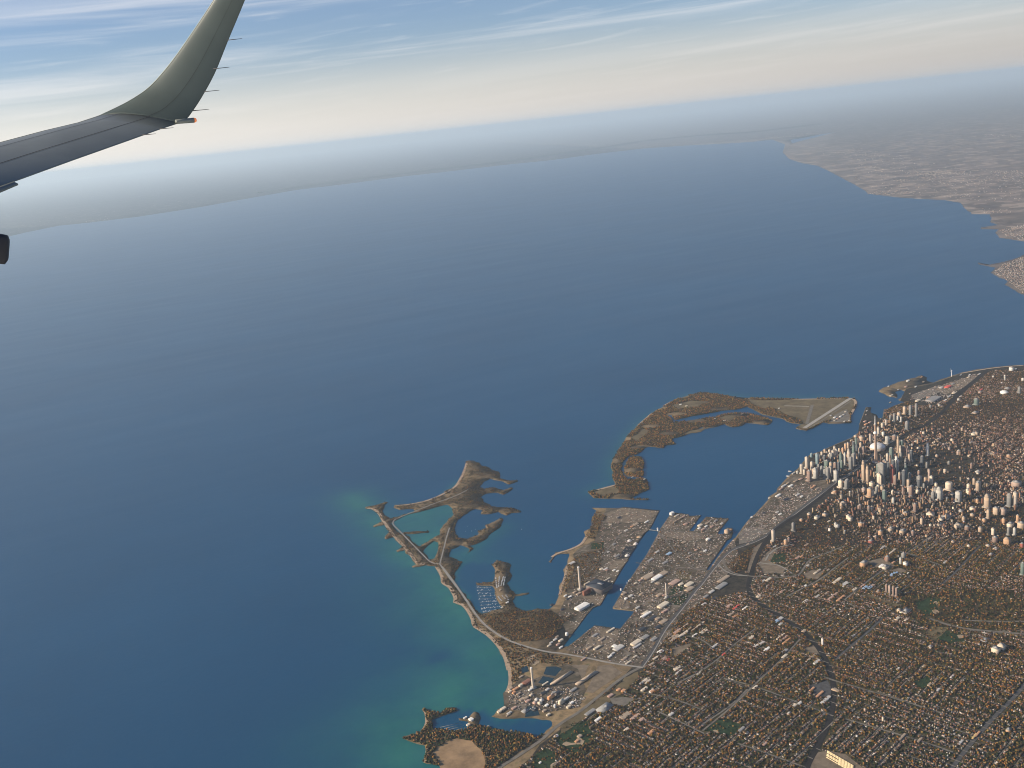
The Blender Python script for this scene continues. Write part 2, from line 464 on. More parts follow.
a = me.attributes.new('shoal', 'FLOAT', 'POINT'); a.data.foreach_set('value', sh.astype(np.float32))
link('lake', me, kind='structure')

# --- islands
isl = [fract(g(T('B', '40,575 110,560 185,540 165,500 160,450 180,390 210,340 240,290 300,235 345,195 370,172 440,130 480,105 560,78 620,65 700,72 770,85 850,92')), .02, 3, False, 2),
       g(T('C', '500,98 740,91 795,97 802,130 772,185 775,222 660,224 630,217 580,246 545,260 490,250')),
       fract(g(np.vstack([T('C', '520,228 440,212 370,188 320,178 250,142'), T('B', '860,138 800,152 700,165 600,182 520,198 485,205 470,180 450,178 470,205 482,218 560,207 640,196 690,190 715,180 800,168 870,172 950,192 985,215 960,232 850,220 830,235 785,243 740,225 700,240 650,250 620,240 590,265 520,290 475,300 470,310 492,330 440,335 430,350 390,345 350,342 320,362 290,382 255,388 225,415 212,450 222,492 250,512 320,505 343,510 350,540 355,560 300,585 265,608 350,611 350,616 70,604')])), .05, 3, False, 3)]
island = np.vstack(isl)
snake = fract(g(T('B', '235,430 226,470 240,494 300,500 326,490 330,430 315,397 280,391 250,402')), .04, 2, True, 5)
link('island', cdt_mesh('island', [island, snake], [], Z0 - .5, gm, 4.0), kind='structure')

# --- land cover sheets
m_lawn = mat('lawn', (0.026, 0.046, 0.019), .95, .1, .35, .015)
m_sand = mat('sand', (0.34, 0.26, 0.17), .95, .1, .15, .02)
m_beach = mat('beach_sand', (0.38, 0.28, 0.19), .95, .1, .2, .03)
m_soil = mat('bare_soil', (0.28, 0.185, 0.10), .95, .1, .4, .006)
m_dry = mat('dry_grass', (0.14, 0.108, 0.058), .95, .1, .35, .008)
m_yard = mat('industrial_yard', (0.06, 0.05, 0.036), .95, .1, .5, .018, (0.17, 0.14, 0.10))
def lots_material():
    m = m_yard; n = m.node_tree; b_ = n.nodes['Principled BSDF']
    ge = n.nodes.new('ShaderNodeNewGeometry'); mp = n.nodes.new('ShaderNodeMapping'); mp.inputs['Rotation'].default_value = (0, 0, R(-17)); mp.inputs['Scale'].default_value = (1, 1.5, 0)
    n.links.new(ge.outputs['Position'], mp.inputs[0])
    cols = []
    for sc_ in (0.010, 0.028):
        vo = n.nodes.new('ShaderNodeTexVoronoi'); vo.distance = 'CHEBYCHEV'; vo.inputs['Scale'].default_value = sc_; vo.inputs['Randomness'].default_value = .75
        n.links.new(mp.outputs[0], vo.inputs['Vector']); se = n.nodes.new('ShaderNodeSeparateColor'); n.links.new(vo.outputs['Color'], se.inputs[0]); cols.append(se.outputs[0])
    ad = n.nodes.new('ShaderNodeMath'); ad.operation = 'MULTIPLY_ADD'; n.links.new(cols[0], ad.inputs[0]); ad.inputs[1].default_value = .62
    m2 = n.nodes.new('ShaderNodeMath'); m2.operation = 'MULTIPLY'; n.links.new(cols[1], m2.inputs[0]); m2.inputs[1].default_value = .38; n.links.new(m2.outputs[0], ad.inputs[2])
    rp = n.nodes.new('ShaderNodeValToRGB')
    st_ = [(0.0, (0.035, 0.036, 0.022)), (0.25, (0.075, 0.06, 0.038)), (0.5, (0.115, 0.088, 0.058)), (0.72, (0.15, 0.12, 0.085)), (0.9, (0.24, 0.20, 0.15))]
    while len(rp.color_ramp.elements) < len(st_): rp.color_ramp.elements.new(.5)
    for e_, (p_, c_) in zip(rp.color_ramp.elements, st_): e_.position = p_; e_.color = (*c_, 1)
    n.links.new(ad.outputs[0], rp.inputs[0])
    old = b_.inputs['Base Color'].links[0].from_socket
    mx = n.nodes.new('ShaderNodeMix'); mx.data_type = 'RGBA'; mx.inputs[0].default_value = .35
    n.links.new(rp.outputs[0], mx.inputs[6]); n.links.new(old, mx.inputs[7]); n.links.new(mx.outputs[2], b_.inputs['Base Color'])
lots_material()
m_lot = mat('gravel_lot', (0.185, 0.145, 0.10), .95, .1, .3, .02)
m_asph = mat('asphalt', (0.075, 0.072, 0.07), .9, .2, .3, .03)
m_road = mat('old_asphalt', (0.165, 0.145, 0.115), .9, .2, .25, .02)
m_conc = mat('pale_concrete', (0.27, 0.25, 0.215), .9, .2, .15, .03)
m_rail = mat('rail_ballast', (0.026, 0.022, 0.02), .95, .1, .25, .05)
m_town = mat('town_ground', (0.03, 0.026, 0.019), .95, .1, .5, .02, (0.07, 0.058, 0.042))
m_dark_patch = mat('dark_patch', (0.02, 0.022, 0.027), .9, .2, .2, .03)  # even dark tone for the dark patch among the piles
m_basin = mat('basin_water', (0.008, 0.03, 0.04), .25, .5)
ZC = [Z0]
def cover(name, pl, m, amp=0.03, dz=0.02, seed=3):
    ZC[0] += dz
    p = g(pl)
    if amp: p = fract(p, amp, 2, True, seed)
    return sheet(name, p, ZC[0], m), p
_, town = cover('town_land', np.vstack([T('L', '760,62 660,105 650,190 570,190 520,130 475,80 405,255 390,340 320,395 150,465 0,535'), T('C', '565,390 505,460 425,532 398,560 396,578 284,692'), T('G', '265,195 242,220 188,300'),
    [(728, 556), (700, 590), (660, 640), (600, 700), (540, 745), (500, 800), (1230, 830), (1230, 380)], T('H', '1024,82 870,92 700,122 560,172 420,200 390,262 420,270')]), m_town, 0)
_, port = cover('port_land', np.vstack([T('D', '992,252 947,305 908,355 866,416 848,412 880,368 905,333 938,283 955,256 978,246 988,213 983,197 957,197 938,230 904,226 964,150 852,140 787,214 764,212 820,132 766,137 758,127 677,117 614,206 607,225 582,270 547,335 512,385 482,430 442,490 412,540 376,603 487,620 447,668 412,714 300,699 280,697 237,732'),
    T('M', '722,550 660,600 640,615 740,650 900,680 1100,720'), [(660, 660), (700, 605), (740, 560)]]), m_yard, 0)
cover('port_land', np.vstack([T('D', '195,700 240,638 270,602 308,588 328,553 343,528 378,473 398,438 453,348 488,288 543,213 558,203 578,168 608,108 430,91 400,98 340,96 320,140 300,200 280,260 200,300 170,330 175,400 150,470 130,560 90,640 150,760')]), m_yard, .01)
cover('waterfront_land', np.vstack([T('C', '558,390 505,460 425,532 398,560 396,578 284,692'), T('G', '265,195 242,220 190,298 250,330 350,280 400,235 470,185 560,110 640,50 690,10'), T('C', '640,490 560,440')]), m_yard, 0)
cover('suburb_land', [(480, 800), (560, 734), (610, 705), (645, 668), (682, 616), (704, 600), (745, 592), (762, 566), (800, 548), (880, 545), (960, 540), (1235, 560), (1235, 838)], mat('suburb_lawns', (0.05, 0.046, 0.02), .95, .1, .4, .012, (0.105, 0.085, 0.046)), 0)
# fields
parks = []
for nm, c, s, m in [
    ('sand_field', 'E', '165,690 215,650 290,618 370,632 425,690 435,770 440,820 205,820 200,750', m_soil),
    ('park_lawn', 'E', '800,600 880,535 950,530 985,590 960,640 900,700 830,660', m_lawn),
    ('park_lawn', 'E', '690,700 750,668 800,690 800,740 760,790 670,790', m_lawn),
    ('park_lawn', 'K', '325,575 420,515 515,545 480,605 400,600', m_lawn),
    ('park_lawn', 'I', '470,625 545,600 600,610 590,680 520,700 480,660', m_lawn),
    ('park_lawn', 'J', '560,80 600,60 700,85 720,120 660,130 580,110', m_lawn),
    ('park_lawn', 'J', '450,330 530,300 560,340 500,370', m_lawn),
    ('park_lawn', 'D', '650,560 760,530 740,590 690,590', m_lawn),
    ('park_lawn', 'D', '670,500 740,490 720,530 660,540', m_lawn),
    ('park_lawn', 'D', '700,415 780,420 760,470 690,450', m_dry),
    ('park_lawn', 'D', '262,275 325,268 325,300 262,305', m_lawn),
    ('park_lawn', 'G', '350,385 430,375 440,420 360,425', m_lawn),
    ('dry_meadow', 'J', '540,40 640,50 560,130 520,80', m_dry),
    ('dry_meadow', 'I', '200,580 400,640 360,650 220,610', m_dry),
    ('dry_meadow', 'F', '0,690 100,630 240,540 330,450 400,420 380,470 250,580 120,660 0,740', m_dry),
    ('gravel_lot', 'F', '195,390 260,385 320,425 170,528 132,525', m_lot),
    ('gravel_lot', 'F', '60,385 150,385 85,500 10,500', m_lot),
    ('gravel_lot', 'E', '885,270 955,280 900,380 830,355', m_lot),
    ('gravel_lot', 'F', '186,192 300,208 295,250 240,330 112,308', m_lot),
    ('gravel_lot', 'F', '255,555 330,550 390,560 320,600 270,590', m_road),
    ('gravel_lot', 'F', '570,300 660,275 675,285 590,345', m_lot),
    ('gravel_lot', 'U', '680,600 760,500 860,510 900,620 820,640', m_lot),
    ('gravel_lot', 'U', '270,470 580,470 510,590 380,560', m_lot),
    ('gravel_lot', 'U', '560,130 620,20 880,0 740,150', m_lot),
    ('gravel_lot', 'D', '345,120 420,92 600,110 560,160 480,170 340,165', m_lot),
    ('gravel_lot', 'D', '630,198 670,140 700,150 660,200', m_lot),
    ('gravel_lot', 'D', '640,215 830,225 850,250 740,260 650,240', m_lot),
    ('gravel_lot', 'G', '200,270 260,240 350,260 250,320 200,330', m_road),
    ('gravel_lot', 'G', '270,350 320,320 270,470 240,480', m_lot),
    ('gravel_lot', 'G', '300,430 345,370 400,340 360,420 440,455 420,480 320,480', m_lot),
    ('gravel_lot', 'G', '530,480 580,460 640,470 600,510 545,510', m_lot),
    ('gravel_lot', 'G', '850,420 930,400 1000,440 950,470 880,440', m_lot),
    ('gravel_lot', 'I', '340,465 390,450 430,470 380,485', m_lot),
    ('gravel_lot', 'K', '860,350 960,320 985,370 970,410 900,400', m_asph),
    ('gravel_lot', 'K', '830,160 890,140 920,190 870,185', m_lot),
    ('gravel_lot', 'H', '450,230 590,180 650,200 540,235 470,260', m_road),
    ('gravel_lot', 'H', '560,200 760,130 800,140 700,200 620,230', m_lot),
    ('island_meadow', 'B', '470,132 560,108 650,112 600,140 500,152', m_dry),
    ('island_meadow', 'B', '520,285 560,262 640,247 620,266', m_dry),
    ('island_meadow', 'B', '710,195 760,180 800,195 760,215', m_dry),
    ('island_meadow', 'B', '260,300 320,250 350,262 290,318', m_dry),
    ('island_meadow', 'B', '60,578 180,548 200,580 120,598', m_dry),
    ('rail_yard', 'J', '-30,690 20,680 110,700 200,770 230,820 -120,820', m_lot),
    ('sewage_yard', 'Q', '40,560 110,480 200,430 330,330 420,380 560,330 700,240 860,180 1000,250 1100,520 1000,740 620,800 60,770', m_yard),
    ('dark_patch', 'D', '395,356 440,290 495,290 455,345', m_dark_patch),
    ('airport_field', 'C', '300,105 740,96 795,100 798,130 765,180 640,212 580,240 545,255 500,248 525,226 500,200 440,180 380,150 320,120', m_dry),
    ('airport_apron', 'C', '660,218 690,180 750,150 768,185 770,218', m_road),
    ('allotment_field', 'B', '830,100 1010,104 1010,130 940,150 870,115', m_dry),
]:
    o, p = cover(nm, T(c, s), m, .07 if m in (m_lawn, m_dry, m_soil) else 0.0, 0.02, len(s))
    parks.append(p)
for s in ['750,252 800,250 830,262 795,300 735,290', '732,300 790,310 765,345 708,335', '650,455 700,455 715,500 640,510', '620,260 650,245 660,275 625,285']:
    o, p = cover('settling_basin', T('E', s), m_basin, 0); parks.append(p)
for c, s in [('K', '372,580 385,574 400,578 402,590 388,595 374,590'), ('I', '552,672 570,664 592,670 585,684 562,686'), ('J', '680,92 698,86 716,92 710,106 690,106'), ('I', '560,628 575,622 588,630 575,640'), ('E', '905,620 925,610 945,630 935,650 905,650 895,635'), ('E', '830,650 850,635 905,640 900,650 850,658'), ('E', '770,755 800,738 840,745 850,768 770,775'), ('E', '640,195 690,190 715,225 690,245 650,240'), ('E', '430,590 470,575 500,590 490,640 440,625')]:
    cover('ball_field', T(c, s), m_sand, .05)
# beaches
for c, s, w in [('S', '590,108 585,130 568,170 540,218 500,243 430,277 340,300 262,308', 26), ('S', '128,318 158,322 185,345 205,385 240,432 255,452 300,497 335,542 362,580 402,580', 26),
                ('S', '450,592 478,638 476,668 512,685 538,725 536,760', 26), ('M', '48,290 80,345 80,376 124,384 170,458 170,490 250,540 305,600 335,652 352,720', 26),
                ('E', '380,45 405,60 465,98 515,152 546,212 566,280 566,340 548,382', 24), ('B', '46,574 112,558 186,538', 26), ('B', '302,234 345,197 370,174', 45), ('B', '432,134 470,112', 40), ('C', '240,96 500,101 735,95', 32),
                ('C', '742,94 793,99 799,128 772,180', 25), ('E', '128,470 138,500 140,540 120,578', 22), ('E', '140,660 140,690 128,735', 18), ('D', '60,345 90,325 160,305 215,278 235,244', 22), ('D', '140,390 128,450 100,540', 18), ('H', '1020,80 870,91 700,121', 28)]:
    ZC[0] += .02
    strip('beach', smooth(g(T(c, s)), 2), w * 1.25, ZC[0], m_beach)
# roads, runways and the railway
ROADS = []
def road(name, pl, w, m, dz=0.03, sm=2):
    ZC[0] += dz
    l = smooth(g(pl), sm)
    ROADS.append((l, w))
    return strip(name, l, w, ZC[0], m)
G_ = lambda s: T('G', s)
gard = np.vstack([T('C', '1000,300 900,370 830,430 760,490 700,515'), G_('680,25 600,85 520,145 460,192 400,235 350,280 290,312 220,337 165,355 115,400 60,465 0,545'), T('D', '800,510 740,590 690,652 640,712'), T('F', '480,310 420,395')])
road('expressway', gard, 34, m_asph)
road('expressway', gard + [0.6, 0.9], 9, m_conc)
road('road', np.vstack([T('F', '420,395 330,440 200,545 100,628 0,685'), T('E', '720,632 600,712 500,772'), [(470, 800)]]), 26, m_road)
road('road', np.vstack([T('F', '425,400 250,375 150,352 0,325'), T('E', '760,178 640,148 540,112 450,52 400,2'), T('M', '150,385 100,310 50,240 10,190')]), 20, m_conc)
road('path', T('S', '465,580 420,572 385,535 330,480 285,432 232,382 300,352 370,325 440,296 540,262 600,230'), 13, m_conc)
road('path', T('S', '465,578 480,520 497,450 510,410'), 13, m_conc)
road('road', T('S', '465,580 500,630 545,690 600,760'), 15, m_conc)
rail = np.vstack([T('H', '840,100 780,150 720,200 650,270 590,340 520,390 400,440 300,540'), T('C', '860,470 760,500'), G_('700,22 610,95 530,160 440,215 380,262 340,305 302,370 275,440 258,500 243,550 270,602 330,652 400,692 460,732'), T('K', '800,42 860,95 910,150 950,210 982,290 993,370 988,460 960,560 920,640 880,710 850,775'), [(800, 800)]])
road('railway', rail, 38, m_rail)
road('railway', np.vstack([T('H', '830,110 770,160 710,210 640,280')]), 60, m_rail)
road('road', G_('115,405 130,450 170,480 250,495 330,497 400,502 470,496 510,488 540,440 560,410 640,380 740,340'), 18, m_road)
road('road', G_('95,435 120,465 180,490 240,492'), 14, m_conc)
road('road', G_('300,425 345,432 400,435 450,465 470,480'), 14, m_conc)
road('road', G_('335,415 350,385 400,345 480,330'), 14, m_conc)
road('road', T('J', '540,5 640,40 720,58 850,70 1040,86'), 24, m_road)
road('road', T('J', '700,14 850,20 1040,20'), 16, m_road)
road('avenue', T('J', '1040,330 960,425 880,500 800,590 740,660 640,790'), 26, m_asph)
road('avenue', T('J', '300,0 220,80 130,150 60,215'), 18, m_asph)
road('avenue', np.vstack([G_('760,400 690,450 620,510 520,560 440,600')]), 16, m_road)
road('avenue', T('I', '800,340 740,400 680,470 600,540'), 16, m_asph)
for c, s in [('K', '430,312 590,352 800,432 990,505'), ('K', '90,480 330,595'), ('K', '500,645 660,700 850,770'), ('J', '0,310 60,325 330,405 650,505'), ('J', '110,520 300,575 520,640 660,690'), ('K', '120,90 300,100 380,160'),
             ('K', '320,580 470,460 600,330 720,220 820,110'), ('K', '0,380 190,420 330,480'), ('F', '730,690 870,600 960,510'), ('F', '600,480 760,400 880,290 1000,200'), ('I', '0,490 60,510 150,550'), ('I', '280,340 420,375 600,440'), ('I', '100,620 250,500 420,380 560,280'), ('F', '270,270 360,330'), ('D', '240,440 330,330 420,215'), ('D', '600,210 760,400 860,415'), ('D', '620,205 900,235'), ('D', '490,375 640,390 830,412')]:
    road('street', T(c, s), 13, m_road, .02)
m_run = mat('runway_concrete', (0.36, 0.33, 0.28), .9, .2, .12, .03); road('runway', T('C', '535,247 772,94'), 50, m_run)
road('runway', T('C', '546,228 575,130'), 40, m_road)
road('taxiway', T('C', '558,248 640,200 700,158 775,108'), 18, m_road)
road('runway', T('C', '432,134 560,137'), 26, m_run)

# wooded escarpment behind the far shore: a low ridge, steep towards the lake
m_esc = mat('escarpment_woods', (0.022, 0.024, 0.02), .95, .05, .3, .0006)
er = smooth(g(np.vstack([T('V2', '300,480 600,435 1024,382'), T('V3', '200,463 500,428 700,400 1024,352'), T('V4', '200,378 480,352 700,340 880,318 1024,300')])), 2)
tn = np.gradient(er, axis=0); tn /= np.linalg.norm(tn, axis=1, keepdims=True); nn = np.stack([-tn[:, 1], tn[:, 0]], 1)
nn *= np.sign((nn * er).sum(1, keepdims=True))
ne = len(er); wv = 1 + .35 * np.sin(np.arange(ne) * 1.7)[:, None]
prof_e = [(-700, 0), (-250, 70), (0, 130), (900, 120), (1500, 0)]
Ve = np.vstack([np.c_[er + nn * d_ * wv, np.full(ne, ZC[0] + h_)] for d_, h_ in prof_e]); ie = np.arange(ne - 1)
link('escarpment', np_mesh('escarpment', Ve, [np.vstack([np.stack([ie + k * ne, ie + 1 + k * ne, ie + 1 + (k + 1) * ne, ie + (k + 1) * ne], 1) for k in range(4)])], m_esc), kind='structure')

# --- haze
def haze():
    x, y, z0, z1 = 510000.0, 510000.0, -4.0, CAM_H + 380
    V = np.array([(sx_ * x, sy_ * y, zz) for zz in (z0, z1) for sy_ in (-1, 1) for sx_ in (-1, 1)])
    F = np.array([[0, 2, 3, 1], [4, 5, 7, 6], [0, 1, 5, 4], [2, 6, 7, 3], [0, 4, 6, 2], [1, 3, 7, 5]])
    m = bpy.data.materials.new('haze_air'); m.use_nodes = True
    n = m.node_tree; n.nodes.clear()
    pv = n.nodes.new('ShaderNodeVolumePrincipled')
    pv.inputs['Color'].default_value = (0.73, 0.875, 0.965, 1)
    pv.inputs['Density'].default_value = HAZE
    pv.inputs['Anisotropy'].default_value = 0.25
    ou = n.nodes.new('ShaderNodeOutputMaterial')
    n.links.new(pv.outputs[0], ou.inputs['Volume'])
    link('haze', np_mesh('haze', V, [F], m), kind='stuff')
haze()

# ==================================================================================== BUILDERS
GRID_U = np.array([math.sin(R(253)), math.cos(R(253))])     # along the east-west streets
GRID_V = np.array([math.sin(R(163)), math.cos(R(163))])     # along the north-south streets
ROT0 = math.atan2(GRID_U[1], GRID_U[0])
def rotxy(p, a):
    c, s = math.cos(a), math.sin(a)
    return np.stack([p[..., 0] * c - p[..., 1] * s, p[..., 0] * s + p[..., 1] * c], -1)
def near_any(pts, margin=0.0, roads=True, polys=()):
    bad = np.zeros(len(pts), bool)
    for p in polys:
        lo_, hi_ = p.min(0) - 5, p.max(0) + 5
        k = np.where(((pts > lo_) & (pts < hi_)).all(1))[0]
        if len(k): bad[k] |= inside(pts[k], p)
    if roads:
        for l, w in ROADS:
            m_ = w / 2 + margin
            for c in range(0, len(l) - 1, 6):
                seg = l[c:c + 7]
                lo_, hi_ = seg.min(0) - m_, seg.max(0) + m_
                k = np.where(((pts > lo_) & (pts < hi_)).all(1))[0]
                if len(k): bad[k] |= dist_line(pts[k], seg) < m_
    return bad
def in_frame(pts, mg=25, z=5.0):
    q = proj(np.concatenate([pts, np.full((len(pts), 1), z)], 1))
    return (q[:, 0] > -mg) & (q[:, 0] < 1024 + mg) & (q[:, 1] > -mg) & (q[:, 1] < 768 + mg)
def scatter(poly, per_km2, seed=0):
    r = np.random.default_rng(seed)
    lo_, hi_ = poly.min(0), poly.max(0)
    n = int(np.prod(hi_ - lo_) * per_km2 / 1e6)
    p = lo_ + r.random((n, 2)) * (hi_ - lo_)
    p = p[in_frame(p)]
    return p[inside(p, poly)]

# unit icosphere for crowns
_t = (1 + 5 ** .5) / 2
ICO = np.array([(-1, _t, 0), (1, _t, 0), (-1, -_t, 0), (1, -_t, 0), (0, -1, _t), (0, 1, _t), (0, -1, -_t), (0, 1, -_t), (_t, 0, -1), (_t, 0, 1), (-_t, 0, -1), (-_t, 0, 1)]) / math.sqrt(1 + _t * _t)
ICOF = np.array([(0, 11, 5), (0, 5, 1), (0, 1, 7), (0, 7, 10), (0, 10, 11), (1, 5, 9), (5, 11, 4), (11, 10, 2), (10, 7, 6), (7, 1, 8), (3, 9, 4), (3, 4, 2), (3, 2, 6), (3, 6, 8), (3, 8, 9), (4, 9, 5), (2, 4, 11), (6, 2, 10), (8, 6, 7), (9, 8, 1)])
LEAF = np.array([(0.055, 0.048, 0.018), (0.022, 0.034, 0.012), (0.085, 0.05, 0.024), (0.20, 0.095, 0.03), (0.12, 0.055, 0.026), (0.15, 0.105, 0.042), (0.034, 0.026, 0.018)]) * [1.25, 1.13, .8]
m_leaf = mat('autumn_leaves', (1, 1, 1), .95, .08, 0, attr='col')
m_build = mat('painted_masonry', (1, 1, 1), .85, .25, 0.18, .15, attr='col')
def crowns(pts, r, h, cols, seed=1, z0=Z0):
    """leaf masses standing on short stems, one blob of twelve jittered points each"""
    rg = np.random.default_rng(seed); n = len(pts)
    V = np.repeat(ICO[None], n, 0) * (1 + rg.uniform(-.33, .33, (n, 12, 1)))
    a = rg.random(n) * 6.283; c, s = np.cos(a)[:, None], np.sin(a)[:, None]
    x = V[..., 0] * c - V[..., 1] * s; y = V[..., 0] * s + V[..., 1] * c
    V = np.stack([x * r[:, None] + pts[:, :1], y * r[:, None] + pts[:, 1:], V[..., 2] * (h * .5)[:, None] + z0 + (h * .55)[:, None]], -1)
    F = (ICOF[None] + (np.arange(n) * 12)[:, None, None]).reshape(-1, 3)
    fc = np.repeat(cols, 20, 0) * rg.uniform(.75, 1.25, (n * 20, 1))
    return V.reshape(-1, 3), F, fc
def leafcols(n, w, seed):
    rg = np.random.default_rng(seed)
    k = rg.choice(len(LEAF), n, p=np.array(w) / sum(w))
    return LEAF[k] * rg.uniform(.7, 1.35, (n, 1))
def wood(name, pts, rmin, rmax, w, seed, hk=1.5, z0=Z0):
    rg = np.random.default_rng(seed); n = len(pts)
    r = rg.uniform(rmin, rmax, n); h = r * hk * rg.uniform(.8, 1.3, n)
    V, F, fc = crowns(pts, r, h, leafcols(n, w, seed), seed, z0)
    return link(name, np_mesh(name, V, [F], m_leaf, fc), kind='stuff')

def boxes(c, su, sv, h, rot, wall, roof, z0=Z0, gable=None):
    """n boxes (or gabled houses): vertices, faces and face colours"""
    n = len(c); rot = np.broadcast_to(rot, (n,))
    base = np.array([(-1, -1), (1, -1), (1, 1), (-1, 1)]) * .5
    q = base[None] * np.stack([su, sv], 1)[:, None, :]
    cs, sn = np.cos(rot)[:, None], np.sin(rot)[:, None]
    x = q[..., 0] * cs - q[..., 1] * sn + c[:, :1]; y = q[..., 0] * sn + q[..., 1] * cs + c[:, 1:]
    lo_ = np.stack([x, y, np.full_like(x, z0)], -1); up_ = np.stack([x, y, z0 + np.repeat(h[:, None], 4, 1)], -1)
    if gable is None:
        V = np.concatenate([lo_, up_], 1).reshape(-1, 3); o = (np.arange(n) * 8)[:, None, None]
        F4 = np.array([(0, 1, 5, 4), (1, 2, 6, 5), (2, 3, 7, 6), (3, 0, 4, 7), (4, 5, 6, 7)])
        F = (F4[None] + o).reshape(-1, 4)
        fc = np.repeat(wall[:, None], 5, 1).copy(); fc[:, 4] = roof
        return V, [F], fc.reshape(-1, 3)
    # ridge along local u
    rx = np.array([(-.5, 0), (.5, 0)])[None] * np.stack([su, sv], 1)[:, None, :]
    x2 = rx[..., 0] * cs - rx[..., 1] * sn + c[:, :1]; y2 = rx[..., 0] * sn + rx[..., 1] * cs + c[:, 1:]
    rd = np.stack([x2, y2, z0 + np.repeat((h + gable)[:, None], 2, 1)], -1)
    V = np.concatenate([lo_, up_, rd], 1).reshape(-1, 3); o = (np.arange(n) * 10)[:, None, None]
    Q = np.array([(0, 1, 5, 4), (2, 3, 7, 6), (1, 2, 6, 5), (3, 0, 4, 7), (4, 5, 9, 8), (6, 7, 8, 9)])
    Tt = np.array([(5, 6, 9), (7, 4, 8)])
    fq = np.repeat(wall[:, None], 6, 1).copy(); fq[:, 4:] = roof[:, None]
    ft = np.repeat(wall[:, None], 2, 1)
    return V, [(Q[None] + o).reshape(-1, 4), (Tt[None] + o).reshape(-1, 3)], np.concatenate([fq.reshape(-1, 3), ft.reshape(-1, 3)])

WALLS = np.array([(0.26, 0.12, 0.08), (0.33, 0.19, 0.13), (0.52, 0.42, 0.32), (0.62, 0.57, 0.5), (0.30, 0.25, 0.2), (0.42, 0.30, 0.2)])
ROOFS = np.array([(0.07, 0.066, 0.063), (0.12, 0.09, 0.07), (0.16, 0.08, 0.055), (0.24, 0.22, 0.2), (0.10, 0.10, 0.11), (0.5, 0.47, 0.43)])

# ==================================================================================== WOODS AND SCRUB
def cut(pts, margin=4, polys=None):
    return pts[~near_any(pts, margin, True, parks if polys is None else polys)]
isl_pts = np.vstack([scatter(island, 4600, 1), scatter(snake, 7500, 2)])
isl_pts = cut(isl_pts, 3)
clear = np.sin(isl_pts[:, 0] / 90) + np.sin(isl_pts[:, 1] / 70 + isl_pts[:, 0] / 160)
isl_pts = isl_pts[clear < 1.25]
wood('island_woods', isl_pts, 4.5, 10, (5, 3, 3.2, 1.2, 1.0, 1.6, 2), 5, 1.7)
spit_poly = g(np.vstack([[(362, 500), (440, 455), (525, 475), (530, 520), (500, 545), (520, 600)], T('M', '440,440 700,440 560,560 380,580 300,600 200,540 60,400 -40,250 -120,200'), [(400, 560)]]))
sp_pts = scatter(spit_poly, 5600, 3)
sp_pts = sp_pts[inside(sp_pts, ground_outline)]
sp_pts = cut(sp_pts, 4, parks + lagoons)
marina_hard = g(T('M', '280,225 350,225 345,280 370,370 300,375 280,300'))
sp_pts = sp_pts[~inside(sp_pts, marina_hard)]
k = rng.random(len(sp_pts)) < .35 + .55 * (np.sin(sp_pts[:, 0] / 60 + 1) * np.sin(sp_pts[:, 1] / 85) > -.1)
k &= ~near_any(sp_pts, 10, False, [])
wood('spit_scrub', sp_pts[k], 2.6, 7.2, (4, 2, 3.5, .4, .8, 1.6, 5), 6, 1.05)
ash = g(np.vstack([T('E', '20,620 115,580 140,540 130,490 112,468 160,480 205,490 245,460 295,475 165,520 165,570 290,580 358,568 390,545 430,560 540,582 640,590 700,612 740,590 700,630 560,720 440,800 200,800 215,768 120,740 135,690 130,655')]))
ap = cut(scatter(ash, 9000, 4), 3)
wood('park_woods', ap, 4, 9, (6, 4.5, 3, .8, .5, .9, 2), 7, 1.7)
pts = cut(scatter(port, 420, 8), 3)
pts2 = scatter(g(T('D', '290,105 340,140 300,200 280,260 230,240 255,200 265,150')), 5500, 9)
pts3 = scatter(g(T('D', '140,390 200,330 330,300 320,400 230,480 100,540 125,450')), 3800, 10)
pts4 = scatter(g(T('G', '130,440 250,350 290,330 230,470 180,480')), 6500, 11)
pts5 = scatter(g(T('D', '600,250 740,270 700,330 560,340')), 1500, 12)
pts6 = scatter(g(np.vstack([T('F', '400,415 250,545 120,655 0,720 0,690 100,628 240,520')])), 5200, 13)
pts7 = scatter(g(T('H', '330,300 420,265 480,270 400,310 340,330')), 5200, 14)
pts8 = scatter(g(T('M', '210,440 430,418 560,410 640,470 560,560 380,580 250,500')), 5200, 15)
pts9 = cut(scatter(g(T('E', '470,90 640,150 760,182 880,212 880,260 700,230 640,270 600,330 570,345 566,270 530,170')), 4600, 16), 4)
wood('harbour_scrub', np.vstack([pts, pts9, pts2, pts3, pts4, pts5, cut(pts6, 4), pts7, cut(pts8, 4)]), 3, 7, (4, 2, 4, 1.2, 1, 1.5, 2.5), 8, 1.4)

# ==================================================================================== NEIGHBOURHOODS
suburb = g(np.vstack([[(480, 800), (560, 734), (610, 705), (645, 668), (682, 616), (704, 600), (745, 592), (762, 566), (800, 548), (880, 545), (960, 540), (1240, 560), (1240, 850)]]))
valley = g(np.vstack([T('I', '380,590 480,590 560,590 640,560 760,560 900,560 1060,580 1060,770 560,770 420,700')]))
city = g(np.vstack([T('G', '240,470 300,370 400,290 460,250 560,170 690,75'), T('C', '640,510 540,470 620,400 760,335'), T('L', '330,410 400,345 640,195 660,110 760,75'), T('H', '440,290 560,280 700,220 830,110'), [(1010, 370), (1240, 372), (1240, 560), (960, 541), (880, 546), (800, 549), (765, 566), (748, 585)]]))
core = g(np.vstack([T('C', '650,530 700,440 840,370'), T('H', '330,440 560,420 640,560 600,700 420,760 180,700')]))
def uv(p): return p @ GRID_U, p @ GRID_V
hp, hrot, hu, hv = [], [], [], []
su0, su1 = uv(suburb)
grid_lines = []
SB = 430.0
